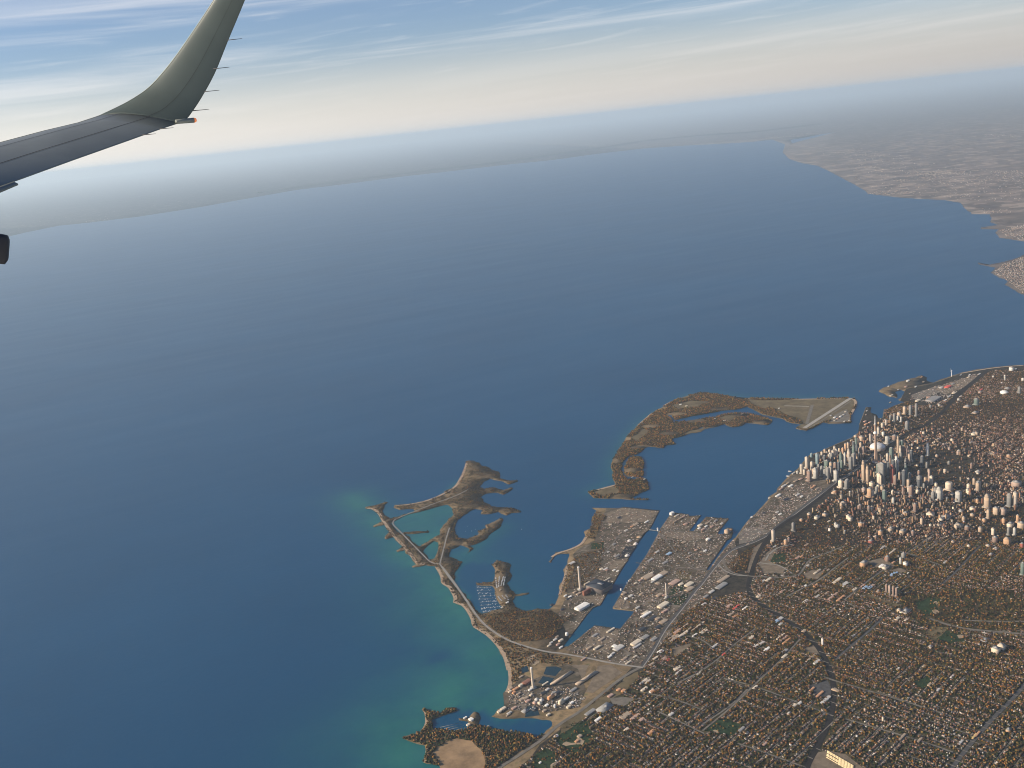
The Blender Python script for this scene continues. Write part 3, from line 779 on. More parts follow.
for bu in np.arange(math.floor(su0.min() / SB) * SB, su0.max(), SB):
    for bv in np.arange(math.floor(su1.min() / SB) * SB, su1.max(), SB):
        cpt = (bu + SB / 2) * GRID_U + (bv + SB / 2) * GRID_V
        if not in_frame(cpt[None], 80)[0]: continue
        r_ = np.random.default_rng(int(abs(bu * 7 + bv * 13)) + 5)
        A, Bv, a0_, b0_ = (GRID_U, GRID_V, bu, bv) if r_.random() < .72 else (GRID_V, GRID_U, bv, bu)
        nst = r_.integers(4, 8); sp_ = SB / nst; drop = r_.uniform(.35, .72)
        for k_ in range(nst):
            ac = a0_ + (k_ + .5) * sp_
            grid_lines.append((ac * A + (b0_ + 6) * Bv, ac * A + (b0_ + SB - 6) * Bv))
            for sd_ in (-1, 1):
                t_ = np.arange(b0_ + 14, b0_ + SB - 14, 8.6)
                t_ = t_[r_.random(len(t_)) > drop]; t_ = t_ + r_.normal(0, 1.5, len(t_))
                off = ac + sd_ * (15.5 + r_.normal(0, 2.0, len(t_)))
                p_ = off[:, None] * A + t_[:, None] * Bv
                hp.append(p_); hrot.append(np.full(len(p_), math.atan2(A[1], A[0])))
                hu.append(r_.uniform(10, 16, len(p_))); hv.append(r_.uniform(6, 8.2, len(p_)))
hp = np.vstack(hp); hrot = np.concatenate(hrot); hu = np.concatenate(hu); hv = np.concatenate(hv)
k = inside(hp, suburb) & in_frame(hp) & ~near_any(hp, 7, True, parks)
k &= ~(inside(hp, valley) & (rng.random(len(hp)) < .85))
hp, hrot, hu, hv = hp[k], hrot[k], hu[k], hv[k]
n = len(hp)
wc = WALLS[rng.choice(6, n, p=(.28, .22, .14, .08, .16, .12))] * rng.uniform(.6, 1.1, (n, 1))
rc = ROOFS[rng.choice(6, n, p=(.36, .26, .10, .13, .12, .03))] * rng.uniform(.6, 1.1, (n, 1))
hh = rng.uniform(5.5, 8.5, n); gb = rng.uniform(1.5, 3.2, n)
order = np.argsort((hp ** 2).sum(1))
NIND = 260
own, rest = order[:NIND], order[NIND:]
V, F, fc = boxes(hp[rest], hu[rest], hv[rest], hh[rest], hrot[rest], wc[rest], rc[rest], Z0, gb[rest])
link('row_houses', np_mesh('row_houses', V, F, m_build, fc), kind='stuff')
# the nearest houses are things of their own
kinds = [('red brick', WALLS[0], ROOFS[1]), ('cream painted', WALLS[2], ROOFS[0]), ('brown brick', WALLS[1], ROOFS[2]), ('pale grey roofed', WALLS[3], ROOFS[3])]
hmesh = []
for nm, w_, r_ in kinds:
    z1 = np.zeros((1, 2)); o1 = np.ones(1)
    V, F, fc = boxes(z1, 13 * o1, 7.2 * o1, 7 * o1, 0.0, w_[None], r_[None], 0.0, 2.6 * o1)
    V2, F2, fc2 = boxes(np.array([[3.0, 1.6]]), o1, o1, 10.4 * o1, 0.0, w_[None] * .8, r_[None], 0.0)
    nq = len(F[0])
    hmesh.append(np_mesh('house', np.vstack([V, V2]), [np.vstack([F[0], F2[0] + len(V)]), F[1]], m_build, np.vstack([fc[:nq], fc2, fc[nq:]])))
for q, i_ in enumerate(own):
    k_ = int(rng.integers(0, 4))
    o = link('house', hmesh[k_], f'{kinds[k_][0]} gabled house in the tree lined rows nearest the aircraft', 'house', f'{kinds[k_][0]} houses in the nearest rows')
    o.location = (*hp[i_], Z0); o.rotation_euler = (0, 0, hrot[i_])
# street lines between the rows, one sheet of many strips
Vs, Fs = [], []
for a_, b_ in grid_lines:
    seg = a_ + np.linspace(0, 1, 13)[:, None] * (b_ - a_)
    okk = inside(seg, suburb) & ~inside(seg, valley) & in_frame(seg, 40) & ~near_any(seg, 0, False, parks)
    d_ = (b_ - a_) / np.linalg.norm(b_ - a_); n_ = np.array([-d_[1], d_[0]]) * 4.0
    for i_ in range(12):
        if okk[i_] and okk[i_ + 1]:
            s_ = len(Vs); Vs += [seg[i_] + n_, seg[i_] - n_, seg[i_ + 1] - n_, seg[i_ + 1] + n_]; Fs.append((s_, s_ + 1, s_ + 2, s_ + 3))
ZC[0] += .02
Vs = np.array(Vs); link('streets', np_mesh('streets', np.concatenate([Vs, np.full((len(Vs), 1), ZC[0])], 1), [np.array(Fs)], m_road), kind='structure')

# trees of the suburb
tp = scatter(suburb, 9600, 21)
RS_ = 4.0; rlo = suburb.min(0) - 50; rn = np.ceil((suburb.max(0) + 50 - rlo) / RS_).astype(int)
lane = np.zeros(rn, bool)
for a_, b_ in grid_lines:
    q_ = a_ + np.linspace(0, 1, 150)[:, None] * (b_ - a_)
    for ox in (-1, 0, 1):
        for oy in (-1, 0, 1):
            c_ = ((q_ - rlo) / RS_).astype(int) + [ox, oy]
            c_ = c_[((c_ >= 0) & (c_ < rn)).all(1)]
            lane[c_[:, 0], c_[:, 1]] = True
c_ = ((tp - rlo) / RS_).astype(int)
tp = tp[~lane[c_[:, 0], c_[:, 1]]]
tp = tp[~near_any(tp, 7, True, parks)]
vt = scatter(valley, 4500, 22); vt = vt[~near_any(vt, 3, True, parks)]
tp = np.vstack([tp, vt])
tu, tv = uv(tp)
clump = np.sin(tu / 310 + 1.3 * np.sin(tv / 500)) + np.sin(tv / 260 + np.sin(tu / 410))
tp = tp[rng.random(len(tp)) < np.clip(.72 + .2 * clump, .3, 1)]
order = np.argsort((tp ** 2).sum(1))
NT = 260
town_, trest = tp[order[:NT]], tp[order[NT:]]
wood('street_trees', trest, 3.2, 8.0, (6.5, 4.5, 3, .8, .45, 1.3, 1.8), 23, 1.65)
# the nearest trees are things of their own, with trunk and crown
tk = [('dark green', 1), ('olive', 0), ('rust orange', 3), ('brown', 2), ('tawny yellow', 5)]
cm, bark = [], mat('bark', (0.06, 0.045, 0.035), .95, .1, .2, 1.0)
a_ = np.linspace(0, 6.283, 7)[:-1]
tv_ = [np.stack([np.cos(a_) * rr, np.sin(a_) * rr, np.full(6, zz)], 1) for rr, zz in ((.45, 0), (.3, 2.2), (.16, 6))]
tf_ = np.array([(l * 6 + i, l * 6 + (i + 1) % 6, (l + 1) * 6 + (i + 1) % 6, (l + 1) * 6 + i) for l in range(2) for i in range(6)])
trunk_me = np_mesh('trunk', np.vstack(tv_), [tf_], bark)
for nm, ci in tk:
    rg = np.random.default_rng(ci)
    pp = rg.normal(0, 2.1, (26, 2)); rr = rg.uniform(1.2, 2.3, 26)
    V, F, fc = crowns(pp, rr, rr * 1.8, np.repeat(LEAF[ci][None], 26, 0) * rg.uniform(.7, 1.3, (26, 1)), ci, 0.0)
    V = V.reshape(26, 12, 3); V[..., 2] += (3.0 + 6.0 * rg.random(26) * np.exp(-(pp ** 2).sum(1) / 14))[:, None]
    cm.append(np_mesh('crown', V.reshape(-1, 3), [F], m_leaf, fc))
for q, p_ in enumerate(town_):
    k_ = int(rng.choice(5, p=(.28, .26, .16, .2, .1)))
    o = link('tree', None, f'{tk[k_][0]} autumn tree between the house rows nearest the aircraft', 'tree', f'{tk[k_][0]} trees in the nearest rows')
    o.location = (*p_, Z0); o.rotation_euler = (0, 0, rng.random() * 6.28); sc_ = rng.uniform(.75, 1.3); o.scale = (sc_,) * 3
    link('trunk', trunk_me, parent=o); link('crown', cm[k_], parent=o)

# low blocks of the inner town
bp_ = scatter(city, 1700, 31)
ub, vb = uv(bp_)
ub = np.round(ub / 34) * 34 + rng.normal(0, 2, len(ub)); vb = np.round(vb / 24) * 24 + rng.normal(0, 2, len(vb))
bp_ = ub[:, None] * GRID_U + vb[:, None] * GRID_V
_, uq = np.unique(np.round(bp_ / 14), axis=0, return_index=True); bp_ = bp_[uq]
ub, vb = uv(bp_)
k = ((ub % 210) > 16) & ((vb % 130) > 14) & ~near_any(bp_, 12, True, parks)
low = np.sin(ub / 330 + 1.7 * np.sin(vb / 420)) + np.sin(vb / 290 + 1.3 * np.sin(ub / 510) + 1)
k &= rng.random(len(bp_)) < np.clip(.62 + .35 * low, .12, 1)
k &= ~(inside(bp_, g(T('N', '180,260 420,200 760,300 900,480 700,640 300,640 180,480'))) & (rng.random(len(bp_)) < .2))
bp_ = bp_[k]; n = len(bp_)
dmid = np.exp(-(dist_line(bp_, g(T('I', '0,60 200,130 450,150 700,190 900,200 1060,190'))) / 700) ** 2)
dcore = np.exp(-((bp_ - core.mean(0)) ** 2).sum(1) / 1900 ** 2)
hb = 5 + rng.exponential(3.2, n) * (.4 + 2.6 * dcore + 1.6 * dmid)
bu_ = rng.uniform(9, 25, n); bv_ = rng.uniform(8, 17, n)
PAL = np.array([(0.42, 0.29, 0.19), (0.58, 0.46, 0.33), (0.25, 0.13, 0.09), (0.30, 0.28, 0.25), (0.66, 0.6, 0.52), (0.16, 0.13, 0.11), (0.36, 0.2, 0.13)])
pc = PAL[rng.choice(7, n, p=(.24, .12, .2, .08, .04, .2, .12))] * [1.12, .98, .8] * rng.uniform(.4, .95, (n, 1))
rc = np.array([(0.09, 0.085, 0.08), (0.18, 0.16, 0.14), (0.34, 0.3, 0.26), (0.6, 0.57, 0.52), (0.2, 0.1, 0.07)])[rng.choice(5, n, p=(.48, .28, .10, .03, .11))]
V, F, fc = boxes(bp_, bu_, bv_, hb, ROT0, pc, rc)
link('low_town_blocks', np_mesh('low_town_blocks', V, F, m_build, fc), kind='stuff')
ct = scatter(city, 4200, 32)
ct = ct[rng.random(len(ct)) > .85 * np.exp(-((ct - core.mean(0)) ** 2).sum(1) / 1700 ** 2)]; ct = ct[~near_any(ct, 3, True, parks)]
wood('town_trees', ct, 2.8, 6.4, (4, 2.5, 4, 1.2, 1.4, 1, 3), 33, 1.6)

# far towns: pale roofs beyond the bay
fp, fs = [], []
def fars(pl, n_, seed, spread=0.0):
    pl = g(pl); r_ = np.random.default_rng(seed)
    lo_, hi_ = pl.min(0), pl.max(0); p_ = lo_ + r_.random((n_ * 6, 2)) * (hi_ - lo_); p_ = p_[inside(p_, pl)][:n_]
    fp.append(p_)
fars(T('W', '10,135 60,120 180,112 285,118 270,130 130,140'), 110, 1)
fars(T('W', '270,10 560,5 540,22 300,30'), 130, 2)
fars(T('W', '180,0 420,40 500,90 360,60'), 170, 3)
fars(T('W', '640,200 700,215 810,220 800,240 660,235'), 45, 4)
fars(T('W', '740,330 878,300 878,385 800,378'), 150, 5)
fars(T('W', '710,560 760,520 878,475 878,680 790,610'), 900, 6)
fars(T('W', '690,10 878,0 878,60 740,60'), 160, 7)
fars(T('V4', '600,385 1024,330 1024,350 800,365 600,392'), 120, 8)
fars(T('V3', '100,478 1020,375 1020,388 400,450 100,482'), 120, 9)
fars(T('V2', '60,536 500,462 700,432 700,442 500,474 60,546'), 70, 10)
fars(T('V1', '20,520 300,440 700,400 1000,350 1000,392 700,440 300,484 20,545'), 120, 16)
fars(T('V1', '440,465 560,452 560,468 440,475'), 40, 11)
fars(T('V5', '200,400 760,500 1024,520 1024,600 240,560'), 500, 12)
fars(T('V5', '830,345 1000,350 1000,358 830,360'), 40, 13)
fars(T('V5', '520,518 750,520 740,530 530,540'), 90, 14)
fars(T('W', '0,100 300,140 560,170 878,190 878,60 600,20 300,20'), 500, 17)
fars(T('V5', '90,430 210,430 210,440 90,445'), 20, 15)
fp = np.vstack(fp); n = len(fp)
m_px = mpp(fp)
V, F, fc = boxes(fp, m_px * rng.uniform(.4, 1.8, n), m_px * rng.uniform(.3, .7, n), rng.uniform(6, 11, n), ROT0 + rng.normal(0, .3, n), PAL[rng.choice(7, n, p=(.3, .2, .12, .12, .10, .06, .1))] * .8, np.array([(0.2, .16, .13), (.68, .6, .5), (.3, .22, .17)])[rng.choice(3, n, p=(.35, .35, .3))])
link('far_town_roofs', np_mesh('far_town_roofs', V, F, m_build, fc), kind='stuff')

# cars, containers and stored goods in the yards
yc = np.vstack([scatter(port, 1500, 41), scatter(g(T('D', '195,700 240,638 270,602 308,588 328,553 343,528 378,473 398,438 453,348 488,288 543,213 558,203 578,168 608,108 430,91 320,140 300,300 230,400 150,560 90,640')), 900, 42), scatter(g(T('G', '265,195 242,220 190,298 250,330 350,280 400,235 470,185 560,110 640,50 560,10 450,30 395,95')), 2200, 43), scatter(g(T('Q', '90,560 150,470 400,480 900,480 1100,600 1000,740 600,800 100,760')), 2600, 44), scatter(g(T('H', '450,230 600,180 780,120 800,140 640,240 560,275 440,262')), 1500, 45)])
yc = yc[~near_any(yc, 3, True, [])]
ny_ = len(yc)
V, F, fc = boxes(yc, rng.uniform(4, 18, ny_), rng.uniform(2.5, 9, ny_), rng.uniform(1.5, 6, ny_), ROT0 + rng.choice([0, math.pi / 2], ny_), PAL[rng.choice(7, ny_)] * rng.uniform(.5, 1.1, (ny_, 1)), np.array([(0.1, 0.09, 0.08), (0.3, 0.26, 0.21), (0.58, 0.53, 0.46), (0.2, 0.12, 0.08)])[rng.choice(4, ny_, p=(.4, .3, .18, .12))])
link('yard_clutter', np_mesh('yard_clutter', V, F, m_build, fc), kind='stuff')

pt = np.vstack([scatter(p_, 1300, 50 + i_) for i_, p_ in enumerate(parks[1:14])])
wood('park_trees', pt, 3, 7, (4, 5, 2, 1, .5, 1, 1), 51, 1.5)

# ==================================================================================== INDIVIDUAL BUILDINGS
def facade(name, wall, glass, floor=3.6, bay=5.0, share=.45):
    """masonry or curtain wall with rows of windows, by height and along the wall"""
    if name in MATS: return MATS[name]
    m = bpy.data.materials.new(name); m.use_nodes = True
    nt_ = m.node_tree; b_ = nt_.nodes['Principled BSDF']
    b_.inputs['Roughness'].default_value = .6; b_.inputs['Specular IOR Level'].default_value = .3
    tc_ = nt_.nodes.new('ShaderNodeTexCoord'); s_ = nt_.nodes.new('ShaderNodeSeparateXYZ'); nt_.links.new(tc_.outputs['Object'], s_.inputs[0])
    def mth(op, a, b2):
        q = nt_.nodes.new('ShaderNodeMath'); q.operation = op
        for i, v in enumerate((a, b2)):
            if isinstance(v, (int, float)): q.inputs[i].default_value = v
            else: nt_.links.new(v, q.inputs[i])
        return q.outputs[0]
    fz = mth('FRACT', mth('DIVIDE', s_.outputs[2], floor), 0)
    fx = mth('FRACT', mth('DIVIDE', mth('ADD', s_.outputs[0], s_.outputs[1]), bay), 0)
    w = mth('MULTIPLY', mth('LESS_THAN', fz, share + .1), mth('LESS_THAN', fx, share + .3))
    geo_ = nt_.nodes.new('ShaderNodeNewGeometry'); sn = nt_.nodes.new('ShaderNodeSeparateXYZ'); nt_.links.new(geo_.outputs['Normal'], sn.inputs[0])
    side = mth('LESS_THAN', sn.outputs[2], .5)
    w = mth('MULTIPLY', w, side)
    mx = nt_.nodes.new('ShaderNodeMix'); mx.data_type = 'RGBA'
    nt_.links.new(w, mx.inputs[0]); mx.inputs[6].default_value = (*wall, 1); mx.inputs[7].default_value = (*glass, 1)
    nt_.links.new(mx.outputs[2], b_.inputs['Base Color'])
    MATS[name] = m
    return m
TONE = {  # wall colour, window colour, word
    'cream': ((0.70, 0.55, 0.38), (0.30, 0.26, 0.22), 'cream'), 'peach': ((0.52, 0.37, 0.24), (0.25, 0.19, 0.14), 'peach coloured'),
    'beige': ((0.50, 0.40, 0.29), (0.22, 0.2, 0.18), 'beige'), 'tan': ((0.46, 0.32, 0.20), (0.2, 0.16, 0.13), 'tan'),
    'brown': ((0.26, 0.16, 0.11), (0.12, 0.09, 0.08), 'brown'), 'red': ((0.30, 0.075, 0.045), (0.16, 0.05, 0.04), 'dark red'),
    'gray': ((0.22, 0.20, 0.17), (0.08, 0.085, 0.09), 'grey'), 'pale': ((0.45, 0.41, 0.34), (0.18, 0.18, 0.17), 'pale grey'),
    'white': ((0.72, 0.65, 0.54), (0.32, 0.3, 0.28), 'white'), 'green': ((0.115, 0.15, 0.12), (0.05, 0.08, 0.07), 'green glass'),
    'teal': ((0.20, 0.26, 0.26), (0.10, 0.16, 0.17), 'teal glass'), 'orange': ((0.50, 0.29, 0.15), (0.25, 0.15, 0.1), 'orange brick'),
    'dark': ((0.075, 0.078, 0.08), (0.03, 0.035, 0.042), 'dark glass'), 'blue': ((0.3, 0.42, 0.55), (0.2, 0.3, 0.4), 'pale blue'), 'pink': ((0.40, 0.28, 0.21), (0.2, 0.15, 0.12), 'pinkish')}
m_plant = mat('roof_plant_metal', (0.33, 0.31, 0.28), .8, .3, .15, .3)
m_flat = mat('flat_roof', (0.26, 0.24, 0.21), .9, .2, .3, .15)
def box_mesh(name, su, sv, z0, z1, m, cut_=0.0, off=(0, 0), top=None):
    """a block; cut_ chamfers its corners"""
    hx, hy = su / 2, sv / 2; c = cut_
    if c > 0: p = [(-hx + c, -hy), (hx - c, -hy), (hx, -hy + c), (hx, hy - c), (hx - c, hy), (-hx + c, hy), (-hx, hy - c), (-hx, -hy + c)]
    else: p = [(-hx, -hy), (hx, -hy), (hx, hy), (-hx, hy)]
    p = np.array(p) + off; n = len(p)
    V = np.vstack([np.c_[p, np.full(n, z0)], np.c_[p, np.full(n, z1)]])
    i = np.arange(n); j = (i + 1) % n
    me = np_mesh(name, V, [np.stack([i, j, j + n, i + n], 1), np.arange(n, 2 * n)[None]], m)
    if top is not None:
        me.materials.append(top); me.polygons[n].material_index = 1
    return me
def lathe(name, prof, m, n=16, smooth_=True, sx_=1.0, cap=True):
    a = np.linspace(0, 2 * math.pi, n, endpoint=False)
    V = np.concatenate([np.stack([np.cos(a) * r * sx_, np.sin(a) * r, np.full(n, z)], 1) for r, z in prof])
    i = np.arange(n); j = (i + 1) % n; F = []
    for k_ in range(len(prof) - 1): F.append(np.stack([i + k_ * n, j + k_ * n, j + (k_ + 1) * n, i + (k_ + 1) * n], 1))
    fs_ = [np.vstack(F)]
    if cap: fs_.append((np.arange(n) + (len(prof) - 1) * n)[None])
    me = np_mesh(name, V, fs_, m, smooth_=smooth_)
    return me

TOWERS = []
def tower(c, x, y, w, h, tone, zone, ratio=1.0, shape='box'):
    k_ = CR[c][2]
    px = np.array([CR[c][0] + x / k_, CR[c][1] + y / k_])
    b0 = g(px[None])[0]; m_ = mpp(b0)[0]
    wm_ = w / k_ * m_ * .9
    su_ = wm_ / (.72 + .69 * ratio) ; sv_ = su_ * ratio          # both walls show, each at about 45 degrees
    su_, sv_ = max(su_, 11), max(sv_, 11)
    dep = (su_ + sv_) * .33
    d = b0 / np.linalg.norm(b0)
    ctr = b0 + d * dep
    up = proj([[*b0, 0], [*b0, 100]]); ppm = abs(up[1, 1] - up[0, 1]) / 100
    dy = dep * 2 * CAM_H / np.hypot(np.linalg.norm(b0), CAM_H) / m_        # roof depth as seen from above
    hgt = max((h / k_ - dy * .75) / ppm, 9)
    TOWERS.append(dict(p=ctr, px=px, su=su_, sv=sv_, h=hgt, tone=tone, zone=zone, shape=shape))
def tw(c, zone, s):
    for ent in s.split(';'):
        f = ent.split()
        if not f: continue
        tower(c, float(f[0]), float(f[1]), float(f[2]), float(f[3]), f[4], zone, float(f[5]) if len(f) > 5 and f[5][0].isdigit() else 1.0, f[-1] if f[-1] in ('round', 'step', 'slab') else 'box')
SH, CO, WE, EA, PK = 'along the harbour shore', 'in the downtown core', 'beyond the needle tower', 'in town before the core', 'among the valley trees'
tw('L', SH, '368 390 46 30 peach;384 455 48 58 peach;428 425 58 55 peach;262 520 30 74 orange;288 505 30 68 peach;235 556 30 66 orange;216 672 38 140 green step;257 678 27 138 pale;318 716 38 122 gray step;345 600 34 52 beige;130 590 22 58 beige;165 575 24 74 beige;105 600 20 58 white;148 560 20 50 beige;198 545 20 50 cream;90 615 20 60 beige;70 560 28 30 beige;30 600 26 30 tan')
tw('C', SH, '522 482 24 50 beige round;548 455 22 62 beige;574 470 19 52 beige;592 506 27 58 pale step;560 522 28 58 brown;601 440 20 64 teal;572 398 19 22 teal round;650 455 32 44 green;655 512 25 62 gray;697 522 27 60 pale;640 508 18 50 gray;722 557 24 46 cream;750 562 24 46 gray;682 400 18 40 beige;700 396 16 38 cream;664 382 16 26 beige;640 375 15 20 tan;625 388 16 20 beige;610 405 15 24 pale;690 362 16 22 beige;535 488 16 30 beige;500 482 14 16 pale')
tw('L', CO, '518 446 30 92 beige round;600 376 36 96 beige;648 376 34 50 white;690 456 54 82 pale round;765 416 58 56 brown;620 640 28 70 brown')
tw('N', CO, '127 662 58 208 red step;170 530 46 160 white step;118 470 50 186 green;247 692 48 178 dark;28 672 58 225 gray;8 676 32 112 cream;432 492 42 122 dark;480 496 28 58 gray;503 642 28 136 pink;487 372 32 136 white step;582 386 34 30 tan;665 546 34 40 cream round;695 716 56 76 cream;400 702 48 96 dark;325 748 46 76 brown;450 725 28 70 gray;200 272 26 54 green;225 272 32 62 green;272 102 26 70 gray;160 650 18 60 brown;60 560 40 130 tan;215 430 34 90 gray')
tw('C', CO, '838 522 23 110 tan step;859 532 21 92 tan step;918 542 27 66 cream;930 498 44 74 gray;772 462 24 66 gray;787 442 22 62 gray;945 470 22 60 brown;880 548 30 26 cream;1000 540 22 50 brown')
tw('H', WE, '413 332 20 42 peach;442 337 18 52 gray;472 342 15 66 gray;385 345 22 26 peach;360 372 15 46 gray;425 412 22 46 gray;395 372 12 30 pale;378 366 12 28 white;340 362 14 26 gray;300 400 18 26 beige;318 388 14 30 beige;780 286 28 36 green;960 110 26 22 white;926 158 10 22 pale;1000 224 18 34 gray;925 140 9 12 white;866 142 10 10 white;770 440 40 18 cream slab;870 540 50 14 cream slab;690 535 16 22 cream;655 470 16 16 cream;945 555 22 20 orange;800 225 26 14 pink slab;750 225 9 12 red;1018 160 14 16 white;640 590 16 20 gray;755 610 14 26 brown;790 630 40 10 white slab;735 300 50 16 tan slab;775 330 40 14 tan slab;545 300 14 16 gray;590 292 14 14 pale;690 262 16 14 pale;940 205 36 12 gray')
tw('N', WE, '800 362 34 42 pink;710 312 26 30 pink;862 324 26 32 tan;935 502 22 56 brown;750 245 26 26 orange;675 265 26 26 peach;840 115 26 34 tan;880 130 24 24 pink;990 165 34 40 peach;940 240 40 22 pink;650 270 24 30 pink;615 255 26 24 tan;1005 560 40 22 cream slab;445 150 26 30 cream;330 270 18 26 pale;370 232 60 20 cream slab;395 305 40 26 cream;275 325 30 34 peach;600 210 60 18 tan slab;820 500 26 24 pink;700 455 30 22 peach;380 480 30 22 cream')
tw('N', EA, '1000 738 46 96 tan;962 668 32 70 tan;905 766 32 44 cream;905 620 26 26 cream')
tw('I', EA, '235 92 32 50 orange;310 122 24 70 green;355 126 17 36 pale;445 92 24 60 brown;466 168 21 46 brown;488 40 30 60 gray;558 106 23 44 gray;590 107 38 72 pale step;640 57 38 46 cream round;688 114 34 56 pale;740 50 20 30 cream;790 57 28 50 tan;835 148 36 76 tan step;840 202 18 50 tan;880 182 33 42 peach;918 183 33 38 pink;948 142 28 70 gray;978 142 24 80 beige;985 42 54 36 pink;545 192 46 30 cream step;625 206 86 22 cream slab;500 232 18 36 peach;690 252 54 30 peach step;733 262 28 26 brown;800 272 24 30 tan;865 287 18 40 cream;920 226 20 30 orange;991 222 17 42 orange;955 246 44 28 cream slab;944 287 17 42 gray;975 287 17 42 pale;1010 252 42 36 peach;190 243 32 26 orange;290 287 28 28 orange;344 268 38 26 tan slab;404 282 44 28 tan slab;455 291 20 30 brown;240 328 32 20 red;266 302 14 18 brown;875 327 32 36 brown;937 337 40 44 orange step;1014 352 20 28 red;1016 494 22 70 green;840 347 26 16 peach;880 362 36 16 cream slab;325 422 26 32 brown;392 438 14 40 pale;418 446 28 28 white;408 408 26 34 gray;85 42 26 40 cream;120 40 22 44 gray;760 160 30 22 cream;785 120 18 22 orange;655 82 30 14 cream slab;595 240 44 18 peach slab;545 240 16 14 cream;420 186 34 22 pink;180 160 18 30 brown;125 205 24 26 cream;240 160 30 20 gray;100 130 30 20 peach;50 75 26 14 peach;270 75 20 40 gray;205 70 24 30 pink;380 75 24 16 cream;500 100 50 16 cream slab;535 85 16 24 gray;760 190 26 18 tan;820 220 24 22 orange;735 70 18 24 cream;700 170 30 18 pale;855 395 30 18 brown slab;60 245 18 26 pale;30 265 16 18 white;715 215 20 26 tan;600 215 26 20 cream;660 330 20 18 tan;740 350 18 18 cream')
tw('G', EA, '376 318 20 62 beige;440 335 22 30 orange;455 320 16 24 brown;478 265 18 44 gray;865 160 20 26 brown;690 75 22 20 orange;640 190 30 20 peach;600 205 36 22 cream slab;770 215 26 26 cream;820 160 18 34 brown;705 250 24 22 pale;875 90 34 40 cream;945 120 14 50 green;990 130 14 40 pale;840 450 50 34 orange slab;725 140 20 22 tan;560 185 26 16 peach;520 215 22 16 orange')
tw('I', PK, '320 582 13 46 brown;336 588 13 46 pink;355 598 13 52 brown;371 602 13 48 brown;278 580 28 14 orange slab;315 462 46 24 cream slab;255 482 12 14 brown')
tw('J', PK, '880 188 46 38 cream;908 172 42 42 cream step;210 484 9 20 peach;302 532 12 24 cream;545 160 30 18 cream slab;825 128 50 16 pale slab;945 590 34 22 orange slab')
tw('K', PK, '935 146 12 42 white;765 500 30 16 pink slab;548 600 26 14 white slab;480 735 20 16 orange')
tw('I', PK, '418 690 70 26 cream slab;385 680 24 20 peach')

rf = np.random.default_rng(77)
def fill(c, zone, s, n_, hlo, hhi, tones):
    k_ = CR[c][2]; poly = np.array([[float(v) for v in q.split(',')] for q in s.split()]); done = 0
    lo_, hi_ = poly.min(0), poly.max(0)
    for _ in range(4000):
        if done >= n_: break
        p_ = lo_ + rf.random(2) * (hi_ - lo_)
        if not inside(p_[None], poly)[0]: continue
        px = np.array([CR[c][0] + p_[0] / k_, CR[c][1] + p_[1] / k_])
        if min(np.abs(t['px'] - px).max() for t in TOWERS) < 2.6: continue
        sc_ = k_ / 5.12
        tower(c, p_[0], p_[1], rf.uniform(13, 21) * sc_, rf.uniform(hlo, hhi) * sc_, str(rf.choice(tones)), zone, 1.0, ['box', 'box', 'step'][rf.integers(3)]); done += 1
fill('C', SH, '560,470 640,400 760,350 830,330 860,400 760,440 690,500 600,520', 22, 28, 62, ['beige', 'gray', 'tan', 'dark', 'brown', 'green', 'dark'])
fill('N', CO, '-40,560 40,430 200,300 330,420 300,640 60,690 -60,680', 18, 40, 95, ['gray', 'brown', 'tan', 'dark', 'dark', 'green', 'beige'])
fill('H', CO, '200,690 420,640 640,690 640,760 220,760', 18, 24, 50, ['tan', 'brown', 'gray', 'cream', 'beige'])
# labels: colour, zone and rank from the left within its kind
ORD = ['leftmost', 'second from left', 'third from left', 'fourth from left', 'fifth from left', 'sixth from left', 'seventh from left', 'eighth from left', 'ninth from left', 'tenth from left',
       'eleventh from left', 'twelfth from left', 'thirteenth from left', 'fourteenth from left', 'fifteenth from left', 'sixteenth from left', 'seventeenth from left', 'eighteenth from left', 'nineteenth from left', 'twentieth from left']
NUMW = {2: 'two', 3: 'three', 4: 'four', 5: 'five', 6: 'six', 7: 'seven', 8: 'eight', 9: 'nine', 10: 'ten', 11: 'eleven', 12: 'twelve', 13: 'thirteen', 14: 'fourteen', 15: 'fifteen', 16: 'sixteen', 17: 'seventeen', 18: 'eighteen', 19: 'nineteen', 20: 'twenty'}
bykind = {}
for t in TOWERS:
    hi_ = t['h'] > 55
    t['cls'] = ('slab block' if t['shape'] == 'slab' else 'tall tower' if t['h'] > 110 else 'high rise' if hi_ else 'low block')
    bykind.setdefault((t['tone'], t['zone'], t['cls']), []).append(t)
for (tone, zone, cls), L_ in bykind.items():
    L_.sort(key=lambda q: q['px'][0])
    for i_, t in enumerate(L_):
        w_ = TONE[tone][2]
        t['label'] = f'only {w_} {cls} {zone}' if len(L_) == 1 else f'{ORD[min(i_, 19)]} of the {NUMW.get(len(L_), "many")} {w_} {cls}s {zone}'
